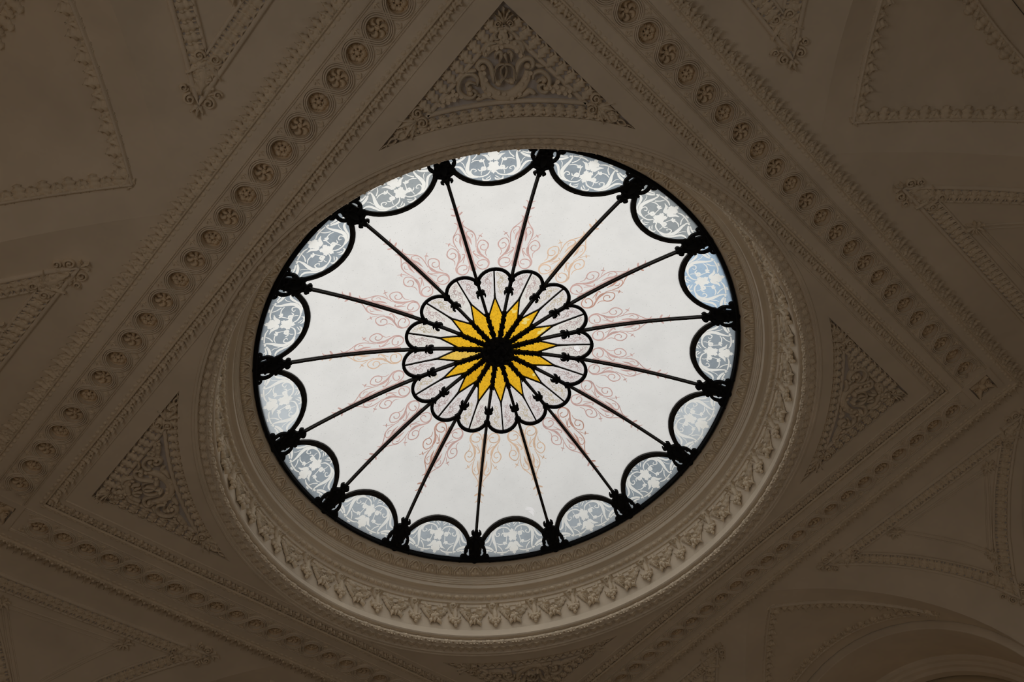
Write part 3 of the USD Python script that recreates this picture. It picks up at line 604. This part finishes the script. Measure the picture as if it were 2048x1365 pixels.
fleur = join([ridge([(-0.088, 0.142), (-0.085, 0.085), (-0.058, 0.06), (-0.042, 0.03), (0, 0.004), (0.042, 0.03), (0.058, 0.06), (0.085, 0.085), (0.088, 0.142)], 0.02, 0.034, n=3),
              put(leaf(0.11, 0.048, 0.034, 0, nu=6, nv=5, base=0.8), 0, 0.135, PI), dome_blob(0.03, 0.03, 0.036, -0.04, 0.112, 9), dome_blob(0.03, 0.03, 0.036, 0.04, 0.112, 9),
              ridge([(-0.122, 0.14), (-0.118, 0.06), (-0.09, 0.01)], [0.022, 0.022, 0.008], 0.03), ridge([(-0.105, 0.075), (-0.075, 0.02), (-0.05, 0.0)], [0.014, 0.018, 0.006], 0.026), ridge([(0.105, 0.075), (0.075, 0.02), (0.05, 0.0)], [0.014, 0.018, 0.006], 0.026)])
for i in range(90): emit(oc, 'fleur', on(S_cyma, put(fleur, 2 * PI * 3.44 * i / 90)), PLO)
for i in range(184):
    x = 2 * PI * 3.695 * i / 184
    emit(oc, 'bead', on(S_bead, put(join([dome_blob(0.046, 0.036, 0.042, n=9), put(dome_blob(0.011, 0.042, 0.036, n=6, rings=2), 0.063)]), x, 0.05)), PLO)
sof = join([leaf(0.072, 0.10, 0.026, 3, nu=7, nv=5, base=0.7, curl=0.4)])
for i in range(190): emit(oc, 'soffit_leaf', on(S_sof, put(sof, 2 * PI * 3.785 * i / 190)), PLO)

# the frieze of fruit swags and hanging grapes
fz = thing('fruit_frieze', 'ring of moulded grape drops, fruit swags and small scroll hooks inside the opening', 'frieze', None, (0, 0, 0.66))
g = random.Random(3)
def grape_drop():
    ms = [ridge([(0, 0.02), (-0.012, 0.12), (-0.02, 0.22), (-0.012, 0.30)], [0.10, 0.07, 0.08, 0.06], 0.05), spiral(0.012, 0.10, 0.045, 1.6, PI, 0.028, 0.075), put(leaf(0.13, 0.07, 0.06, 3), -0.01, 0.19, -2.5), put(leaf(0.15, 0.07, 0.06, 3), 0, 0.2, 2.7)]
    for s in (-1, 1): ms += [put(leaf(0.085, 0.055, 0.06, 2, nu=6), s * 0.02, 0.06, -s * 1.5 + PI * 0), put(leaf(0.09, 0.05, 0.045, 2, nu=6), s * 0.03, 0.34, PI - s * 0.9 * -1)]
    ms.append(put(palmette(3, 0.07, 0.05, 0.06, 0.9), 0, 0.06, 0))
    cl = []
    for r_, n_ in ((0.0, 1), (0.042, 6)):
        for q in range(n_): cl.append(ball(0.03, (r_ * math.cos(q * PI / 3 + .5), 0.375 + r_ * 1.05 * math.sin(q * PI / 3 + .5), 0.05 + 0.02 * (r_ == 0)), 1))
    cl += [ball(0.027, (0.0, 0.455, 0.04), 1), ball(0.028, (-0.07, 0.35, 0.03), 1), ball(0.028, (0.07, 0.35, 0.03), 1)]
    return join(ms), join(cl)
def swag():
    ms = []
    poly = Polygon([(-0.185, 0.165), (-0.10, 0.215), (0.0, 0.235), (0.10, 0.215), (0.185, 0.165), (0.13, 0.29), (0.075, 0.385), (0.0, 0.40), (-0.075, 0.375), (-0.13, 0.28)])
    ms.append(slab(poly, 0, 0.02))
    L = lambda l, w, h, n=3: leaf(l, w, h, n, nu=4 * n + 1, nv=5)
    for x, y, a, l, w in ((-0.195, 0.16, -1.05, 0.22, 0.075), (-0.185, 0.175, -0.72, 0.21, 0.06), (-0.15, 0.18, -1.35, 0.17, 0.06), (0.195, 0.16, 0.75, 0.20, 0.065), (0.185, 0.165, 1.15, 0.18, 0.06), (0.165, 0.20, 0.42, 0.17, 0.05)):
        ms.append(put(L(l, w, 0.055), x, y, a, h=0.012))
    for x, y, a, l in ((-0.03, 0.33, 0.45, 0.13), (0.05, 0.34, -0.25, 0.11), (0.01, 0.32, 0.0, 0.10)): ms.append(put(L(l, 0.065, 0.06, 2), x, y, a, h=0.02))
    for x, y, r_ in ((-0.035, 0.30, 0.04), (0.03, 0.325, 0.045), (-0.01, 0.265, 0.032), (0.0, 0.35, 0.03)): ms.append(ball(r_, (x, y, 0.045), 1))
    for x, y in ((0.065, 0.265), (0.105, 0.245)):       # two small daisies
        for q in range(7): ms.append(put(dome_blob(0.017, 0.008, 0.075, n=6, rings=2), x + 0.022 * math.cos(q * 0.8976), y + 0.022 * math.sin(q * 0.8976), q * 0.8976))
        ms.append(dome_blob(0.012, 0.012, 0.088, x, y, 6, 2))
    for _ in range(10): ms.append(ball(g.uniform(0.012, 0.02), (g.uniform(-0.08, 0.09), g.uniform(0.25, 0.36), 0.05), 1))
    return join(ms)
def hook(s):
    return join([ridge([(s * 0.125, 0.03), (s * 0.125, 0.09), (s * 0.118, 0.14), (s * 0.09, 0.165), (s * 0.06, 0.148), (s * 0.062, 0.122)], [0.052, 0.048, 0.048, 0.048, 0.04, 0.03], [0.02, 0.04, 0.07, 0.085, 0.08, 0.07]), dome_blob(0.026, 0.026, 0.095, s * 0.07, 0.136, 8, 2),
                 ridge([(s * 0.15, 0.14), (s * 0.185, 0.15), (s * 0.2, 0.12)], [0.04, 0.035, 0.02], 0.035)])
gd, gc = grape_drop(); sw = swag(); hk = [hook(-1), hook(1)]
for i in range(38):
    x = 3.774 * math.radians(4.8 + 9.4737 * i); x2 = x + 3.774 * math.radians(4.7368)
    d = emit(fz, 'hanging_drop', on(S_frz, put(gd, x)), PLO); emit(d, 'grape_cluster', on(S_frz, put(gc, x)), PLO)
    emit(fz, 'fruit_swag', on(S_frz, put(sw, x2)), PLO)
    for q in (0, 1): emit(fz, 'scroll_hook', on(S_frz, put(hk[q], x2)), PLO)

# ------------------------------------------------------------------ the stained-glass skylight
LUN=[([[-0.211,2.922],[-0.272,2.937],[-0.326,2.985],[-0.35,3.039],[-0.344,3.106],[-0.324,3.181],[-0.32,3.253],[-0.339,3.293]],[0.0242,0.0363,0.0484,0.0565,0.0525,0.0363,0.0202,0.0065]),([[-0.225,2.916],[-0.301,2.924],[-0.363,2.971],[-0.396,3.031],[-0.437,3.088],[-0.491,3.107],[-0.532,3.077]],[0.0202,0.0242,0.0274,0.0339,0.0363,0.0202,0.0065]),([[-0.278,2.943],[-0.307,2.996],[-0.294,3.042],[-0.257,3.041],[-0.237,3.016],[-0.261,3.001]],[0.0161,0.0194,0.0178,0.0161,0.0145,0.0113]),([[-0.062,2.998],[-0.096,2.948],[-0.147,2.925],[-0.198,2.92]],[0.0129,0.021,0.021,0.0226]),([[-0.175,2.946],[-0.177,2.975],[-0.165,3.003]],[0.0097,0.0113,0.0113]),([[-0.129,3.063],[-0.127,3.027],[-0.164,3.028],[-0.16,3.058],[-0.131,3.055]],[0.0242,0.0404,0.0404,0.0323,0.0242]),([[-0.164,3.014],[-0.194,3.012],[-0.218,3.041]],[0.0161,0.021,0.0081]),([[-0.131,3.07],[-0.139,3.105],[-0.148,3.146]],[0.0113,0.0145,0.0161]),([[-0.14,3.176],[-0.159,3.155],[-0.191,3.154],[-0.173,3.178]],[0.0161,0.0363,0.0323,0.0242]),([[-0.199,3.17],[-0.256,3.17],[-0.302,3.144]],[0.0145,0.0161,0.0113]),([[-0.115,3.273],[-0.169,3.292],[-0.241,3.291],[-0.307,3.28]],[0.0145,0.021,0.021,0.0178]),([[-0.341,3.264],[-0.353,3.262]],[0.0291,0.0291]),([[-0.22,3.316],[-0.252,3.316]],[0.0242,0.0274]),([[-0.285,3.184],[-0.244,3.227],[-0.221,3.277]],[0.0194,0.0161,0.0113]),([[-0.373,3.237],[-0.419,3.2],[-0.485,3.173],[-0.551,3.175]],[0.0242,0.0371,0.0404,0.0194]),([[-0.393,3.251],[-0.467,3.223],[-0.53,3.233]],[0.0194,0.021,0.0081]),([[-0.453,3.233],[-0.486,3.27]],[0.0178,0.0065]),([[-0.056,2.893],[-0.069,2.867],[-0.111,2.856],[-0.153,2.869],[-0.158,2.902]],[0.0113,0.0242,0.0291,0.0274,0.0097]),([[-0.061,2.923],[-0.086,2.899],[-0.113,2.88]],[0.0097,0.0178,0.0113]),([[-0.378,3.078],[-0.399,3.139],[-0.427,3.163]],[0.0081,0.0113,0.0097]),([[-0.069,3.166],[-0.113,3.223],[-0.176,3.247]],[0.0404,0.0291,0.0065])]
PINK=[([[0.047,1.533],[0.067,1.47],[0.116,1.422],[0.182,1.424],[0.228,1.483],[0.23,1.55],[0.19,1.613],[0.147,1.684]],[0.013,0.0148,0.0148,0.0186,0.0204,0.0204,0.0241,0.0278]),([[0.194,1.433],[0.219,1.486],[0.209,1.545],[0.162,1.576],[0.101,1.57],[0.076,1.535],[0.093,1.495],[0.134,1.493]],[0.0093,0.0111,0.0148,0.0167,0.0148,0.013,0.013,0.0167]),([[0.186,1.618],[0.147,1.684],[0.133,1.75],[0.134,1.817]],[0.013,0.0334,0.0371,0.013]),([[0.115,1.608],[0.071,1.698],[0.061,1.744],[0.085,1.754]],[0.0074,0.013,0.0148,0.0167]),([[0.173,1.625],[0.113,1.665],[0.075,1.715]],[0.0074,0.013,0.0074]),([[0.134,1.798],[0.159,1.863],[0.206,1.901],[0.259,1.877],[0.289,1.813],[0.27,1.752],[0.225,1.724],[0.182,1.751],[0.177,1.796],[0.208,1.824],[0.237,1.812]],[0.0111,0.0148,0.013,0.0148,0.0167,0.0167,0.013,0.013,0.013,0.013,0.0167]),([[0.252,1.734],[0.219,1.677],[0.229,1.612]],[0.0093,0.0111,0.0056]),([[0.119,1.816],[0.141,1.906],[0.151,1.999],[0.131,2.078],[0.079,2.144],[0.038,2.207],[0.032,2.256],[0.068,2.291]],[0.0093,0.013,0.0148,0.0148,0.013,0.0148,0.0186,0.0056]),([[0.157,1.906],[0.202,1.969],[0.256,2.009]],[0.0074,0.0093,0.0074]),([[0.198,1.995],[0.221,1.975],[0.235,1.952]],[0.0074,0.0223,0.0074]),([[0.152,2.023],[0.114,2.087],[0.065,2.104],[0.042,2.055],[0.067,1.968],[0.071,1.875]],[0.0074,0.0111,0.013,0.0204,0.0278,0.0074]),([[0.099,1.981],[0.12,2.022],[0.096,2.052]],[0.0074,0.0111,0.0074]),([[0.005,2.39],[0.037,2.408],[0.068,2.427]],[0.0223,0.0278,0.0223]),([[0.016,2.416],[0.016,2.475],[0.03,2.514],[0.062,2.533]],[0.0186,0.0204,0.0167,0.0074]),([[-0.002,2.545],[0.016,2.357],[0.032,1.944],[0.028,1.453]],[0.0056,0.0204,0.0204,0.0241])]

sk = thing('skylight', 'round sixteen-petalled stained-glass skylight with amber star, white panes and blue-grey lunettes', 'skylight', None, (0, 0, 1.5))
def domeZ(r2): return 2.365 - 0.0775 * r2
HALF = PI / 16
def sector(m, k, rib=False):
    """Sector plane (x tangential, y radial, h up) bent onto the shallow dome and turned to its place; rib=True measures from the rib line."""
    a = 2 * PI * k / 16 + (HALF if rib else 0); v = np.asarray(m[0], float); c, s = math.cos(a), math.sin(a)
    return np.c_[v[:, 1] * c - v[:, 0] * s, v[:, 1] * s + v[:, 0] * c, domeZ(v[:, 0] ** 2 + v[:, 1] ** 2) + v[:, 2]], m[1]
def sheet(poly, h=0.0, size=0.22):
    out = []
    for q in getattr(poly, 'geoms', [poly]):
        if q.area < 2e-5: continue
        v, f = trimesh.creation.triangulate_polygon(q, engine='earcut'); out.append((np.c_[v, np.full(len(v), h)], f))
    return finer(join(out), size)
def bar(poly, h0, h1, size=0.2): return finer(slab(poly, h0, h1), size)
def disc(x, y, rx, ry=None, n=48): return affinity.translate(affinity.scale(Point(0, 0).buffer(1, n), rx, ry or rx), x, y)
wedge = Polygon([(0, 0), (-4 * math.tan(HALF), 4), (4 * math.tan(HALF), 4)])
scal = disc(0, 1.165, 0.24); big_r = disc(0, 0, 1.15)
ell_o, ell_i = disc(0, 3.384, 0.632, 0.612), disc(0, 3.384, 0.572, 0.542)
rim_d = disc(0, 0, 3.37, n=128)
petal = wedge.difference(big_r).difference(scal).difference(disc(0, 3.384, 0.61, 0.585)).intersection(rim_d)
petal = max(getattr(petal, 'geoms', [petal]), key=lambda q: q.area)
ch, sh = math.cos(HALF), math.sin(HALF)
pk = affinity.affine_transform(strokes(PINK, k=1.05), [ch, -sh, sh, ch, 0, 0]).intersection(petal.buffer(-0.004))
pk_m = affinity.scale(pk, -1, 1, origin=(0, 0))
pet_s = sheet(petal.difference(pk).difference(pk_m)); pk_s, pkm_s = sheet(pk), sheet(pk_m)
lun_p = ell_i.buffer(0.012).intersection(rim_d).intersection(wedge)
def vine_leaf(x, y, r, ang, stretch=1.15):
    t = np.linspace(0, 2 * PI, 73)[:-1]; rr = r * (0.66 + 0.30 * np.abs(np.cos(2.5 * t)) ** 1.4 + 0.07 * np.cos(17 * t)); q = np.c_[rr * np.sin(t), rr * np.cos(t) * stretch]
    return affinity.translate(affinity.rotate(Polygon(q).buffer(0), math.degrees(ang), origin=(0, 0)), x, y)
cen = unary_union([vine_leaf(0.008, 3.055, 0.088, PI), vine_leaf(0.005, 3.235, 0.078, 0, 1.35), strokes([([(-0.05, 3.17), (-0.085, 3.225), (-0.13, 3.24)], [0.035, 0.035, 0.008]), ([(0.06, 3.17), (0.095, 3.225), (0.14, 3.24)], [0.035, 0.035, 0.008])])])
sw_p = unary_union([strokes(LUN, k=0.86, off=(0.03, 0), mirror=0.0), cen]).intersection(lun_p.buffer(-0.01))
lun_s, sw_s = sheet(lun_p.difference(sw_p)), sheet(sw_p)
kite = Polygon([(0, 0.925), (0.111, 0.559), (0.044, 0.22), (-0.044, 0.22), (-0.111, 0.559)])
inner = unary_union([wedge.intersection(big_r), scal]).intersection(wedge).difference(disc(0, 0, 0.2)).difference(kite)
inner_h = [inner.intersection(box(-1, 0, 0, 2)), inner.intersection(box(0, 0, 1, 2))]
inner_h = [max(getattr(q, 'geoms', [q]), key=lambda z: z.area) for q in inner_h]
def curl(x, y, r, hand, a0):
    t = np.linspace(0, 1, 12); a = a0 + hand * t * 7.5; rr = r * (1 - 0.75 * t); return (np.c_[x + rr * np.cos(a), y + rr * np.sin(a)].tolist(), [0.008] * 11 + [0.013])
faint = strokes([curl(0.075, 1.30, 0.045, 1, 2.0), curl(0.14, 1.26, 0.045, -1, 1.0), curl(0.09, 1.20, 0.05, 1, 4.0), curl(0.15, 1.16, 0.045, 1, 0.0), curl(0.07, 1.10, 0.045, -1, 2.5), curl(0.125, 1.05, 0.04, 1, 5.0), curl(0.08, 1.0, 0.035, -1, 1.0),
                 ([(0.05, 1.33), (0.12, 1.2), (0.06, 1.1), (0.1, 0.95)], [0.008] * 4), ([(0.1, 1.24), (0.12, 1.23)], [0.04, 0.03]), ([(0.05, 1.16), (0.06, 1.17)], [0.03, 0.03])])
in_s, fa_s = [], []
for q, fm in zip(inner_h, (affinity.scale(faint, -1, 1, origin=(0, 0)), faint)):
    fm = fm.intersection(q.buffer(-0.01)); in_s.append(sheet(q.difference(fm))); fa_s.append(sheet(fm))
kite_s = sheet(kite)
arch = ell_o.difference(ell_i).intersection(disc(0, 0, 3.37)).intersection(wedge.buffer(0.02)); arch_s = bar(arch.simplify(0.002), -0.03, 0.012)
arch2 = bar(disc(0, 3.384, 0.618, 0.597).difference(disc(0, 3.384, 0.60, 0.575)).intersection(disc(0, 0, 3.37)).intersection(wedge.buffer(0.02)).simplify(0.002), -0.042, -0.028)
sca = disc(0, 1.165, 0.262).difference(disc(0, 1.165, 0.217)).intersection(box(-1, 1.10, 1, 2)).intersection(wedge.buffer(0.02)); sca_s = bar(sca.simplify(0.0015), -0.03, 0.008)
lead = strokes([([(0, 0.92), (0.112, 0.56)], [0.018] * 2), ([(0, 0.92), (-0.112, 0.56)], [0.018] * 2), ([(0, 0.92), (0, 1.40)], [0.018] * 2), ([(0, 0.90), (0, 1.0)], [0.03, 0.018])]); lead_s = bar(lead, -0.02, 0.006)
rib_s = join([bar(box(-0.015, 0.2, 0.015, 3.12), -0.05, 0.012), bar(box(-0.021, 0.2, 0.021, 3.12), -0.02, 0.006)])
fol = [([(0, 0.2), (0, 0.45), (0, 0.66)], [0.062, 0.044, 0.03])]
for i, y in enumerate(np.arange(0.27, 0.68, 0.042)):
    for s in (-1, 1):
        w = 0.036 - 0.012 * (y - 0.27) / 0.4 + 0.009 * math.sin(i * 2.3 + s * 0.8); fol.append(([(0, y - 0.012), (s * w * 0.7, y + 0.004), (s * w, y + 0.024)], [0.03, 0.022, 0.006]))
fol_s = bar(strokes(fol), -0.06, -0.01)
fin = [([(0, 0.96), (0, 1.02), (0, 1.10), (0, 1.20), (0, 1.24)], [0.036, 0.045, 0.055, 0.055, 0.045])]
for s in (-1, 1): fin += [([(0, 1.02), (s * 0.05, 1.03), (s * 0.085, 1.0), (s * 0.075, 0.97)], [0.05, 0.05, 0.03, 0.015]), ([(0, 1.05), (s * 0.045, 1.075), (s * 0.09, 1.065)], [0.05, 0.04, 0.014]), ([(0, 1.2), (s * 0.06, 1.235)], [0.06, 0.03])]
fin = [((np.array(q) * [0.66, 1]).tolist(), [z * 0.8 for z in ww]) for q, ww in fin]; fin_s = bar(strokes(fin), -0.055, -0.005)
br = [([(0, 2.94), (0, 3.0), (0, 3.08), (0, 3.18), (0, 3.28), (0, 3.345)], [0.05, 0.09, 0.15, 0.125, 0.11, 0.12])]
for s in (-1, 1):
    br += [([(s * 0.05, 3.14), (s * 0.11, 3.16), (s * 0.155, 3.22), (s * 0.15, 3.30), (s * 0.105, 3.335), (s * 0.06, 3.31)], [0.05, 0.045, 0.04, 0.04, 0.035, 0.03]), ([(s * 0.12, 3.33), (s * 0.19, 3.35), (s * 0.25, 3.375)], [0.04, 0.045, 0.02]),
           ([(s * 0.15, 3.31), (s * 0.20, 3.30), (s * 0.225, 3.325), (s * 0.205, 3.345)], [0.03, 0.028, 0.026, 0.02]), ([(s * 0.04, 3.05), (s * 0.10, 3.07), (s * 0.125, 3.04)], [0.05, 0.04, 0.016]), ([(s * 0.03, 3.0), (s * 0.065, 2.975), (s * 0.05, 2.945)], [0.04, 0.034, 0.02]),
           ([(s * 0.07, 3.11), (s * 0.125, 3.125), (s * 0.14, 3.105)], [0.04, 0.03, 0.014]), ([(s * 0.05, 3.24), (s * 0.085, 3.25)], [0.06, 0.03])]
br_p = strokes(br); br_s = bar(br_p, -0.055, -0.01)
br_k = join([put(dome_blob(0.045, 0.09, 0.03, n=10), 0, 3.15)] + [put(dome_blob(0.024, 0.024, 0.03, n=7, rings=2), x, y) for x, y in ((0, 3.02), (0.05, 3.08), (-0.05, 3.08), (0.04, 3.26), (-0.04, 3.26), (0, 3.30), (0.14, 3.22), (-0.14, 3.22))])
br_k = (br_k[0] * [1, 1, -1] - [0, 0, 0.05], br_k[1][:, ::-1])
blue_of = {13: 2, 14: 0, 15: 3, 0: 0, 1: 4, 2: 4, 3: 4, 4: 4, 5: 0, 6: 3, 7: 0, 8: 0, 9: 1, 10: 0, 11: 0, 12: 1}
def blot(*pts):
    r2 = random.Random(len(pts)); return unary_union([disc(x, y, r, n=6) for x, y, r in pts] + [disc(x + r2.uniform(-r, r), y + r2.uniform(-r, r), r * 0.5, n=5) for x, y, r in pts])
worn_kite = {11: blot((0.01, 0.683, 0.028), (-0.03, 0.71, 0.015)), 12: blot((-0.025, 0.642, 0.035), (0.005, 0.60, 0.03)), 13: blot((-0.018, 0.788, 0.03), (0.02, 0.74, 0.035), (0.03, 0.68, 0.03)), 0: blot((-0.027, 0.729, 0.026)), 14: blot((-0.012, 0.851, 0.016))}
worn_inner = {(14, 1): blot((0.06, 1.183, 0.04), (0.10, 1.20, 0.025)), (14, 0): blot((-0.145, 1.03, 0.035)), (15, 1): blot((0.085, 0.79, 0.03))}
smear = strokes([([(-0.24, 2.69), (-0.32, 2.70), (-0.37, 2.77)], [0.01, 0.035, 0.012]), ([(-0.26, 2.66), (-0.34, 2.69), (-0.385, 2.74)], [0.008, 0.03, 0.008]), ([(-0.30, 2.73), (-0.345, 2.76), (-0.365, 2.81)], [0.02, 0.03, 0.008])])
vis = random.Random(11)
for k in range(16):
    p = emit(sk, 'petal_pane', sector(pet_s if k != 2 else sheet(petal.difference(pk).difference(pk_m).difference(smear)), k), WHITE, smooth=True)
    if k == 2: emit(p, 'white_smear', sector(sheet(smear), k), WORN[1], label='white brushed smear on the glass')
    for m in (pk_s, pkm_s): emit(p, 'painted_scroll', sector(m, k), PINKS[vis.choice([0, 0, 0, 0, 1, 2])])
    p = emit(sk, 'lunette_pane', sector(lun_s, k), BLUES[blue_of[k]], label='paler sky-blue lunette pane' if k == 13 else None)
    emit(p, 'painted_scroll', sector(sw_s, k), SCROLLW, label='white painted vine scroll')
    am = AMBERS[vis.choice([0, 0, 1, 2])]; wk = worn_kite.get(k)
    p = emit(sk, 'amber_pane', sector(kite_s if wk is None else sheet(kite.difference(wk)), k), am)
    if wk is not None: emit(p, 'worn_patch', sector(sheet(wk.intersection(kite)), k), WORN[0], label='bright worn patch')
    for q in (0, 1):
        wi = worn_inner.get((k, q)); fm = (affinity.scale(faint, -1, 1, origin=(0, 0)), faint)[q].intersection(inner_h[q].buffer(-0.01))
        im = INNER[0 if vis.random() < 0.7 else 1]; pm = INNERP[0 if vis.random() < 0.7 else 1]
        if wi is None: p = emit(sk, 'inner_pane', sector(in_s[q], k), im); emit(p, 'painted_scroll', sector(fa_s[q], k), pm)
        else:
            wi = wi.intersection(inner_h[q]); p = emit(sk, 'inner_pane', sector(sheet(inner_h[q].difference(fm).difference(wi)), k), im)
            emit(p, 'painted_scroll', sector(sheet(fm.difference(wi)), k), pm); emit(p, 'worn_patch', sector(sheet(wi), k), WORN[1], label='bright worn patch')
    emit(sk, 'lunette_arch', sector(soup(join([arch_s, arch2])), k), IRONR, smooth=False)
    emit(sk, 'scallop_arch', sector(soup(sca_s), k), IRON, smooth=False); emit(sk, 'lead_came', sector(soup(lead_s), k), LEAD, smooth=False)
    r = emit(sk, 'rib', sector(soup(rib_s), k, True), IRONR, smooth=False)
    emit(r, 'rib_foliage', sector(soup(fol_s), k, True), IRON, smooth=False); emit(r, 'rib_finial', sector(soup(fin_s), k, True), IRON, smooth=False)
    b = emit(sk, 'scroll_bracket', sector(soup(br_s), k, True), IRON, smooth=False); emit(b, 'bracket_boss', sector(br_k, k, True), IRON)
hub = [ball(0.235, (0, 0, 2.31), 3, (1, 1, 0.55))]
for i in range(90):
    a, e = vis.uniform(0, 2 * PI), vis.uniform(0, 1.45)
    c = np.array([0.235 * math.cos(a) * math.cos(e), 0.235 * math.sin(a) * math.cos(e), 2.31 - 0.125 * math.sin(e)])
    hub.append(ball(vis.uniform(0.02, 0.04), c, 1))
emit(sk, 'hub_boss', join(hub), IRON, label='dark foliate iron boss at the centre')
emit(sk, 'iron_rim', lathe([(3.350, 1.505), (3.346, 1.425), (3.356, 1.415), (3.385, 1.418), (3.40, 1.45), (3.42, 1.47), (3.42, 1.53), (3.345, 1.53)], 192), IRON)
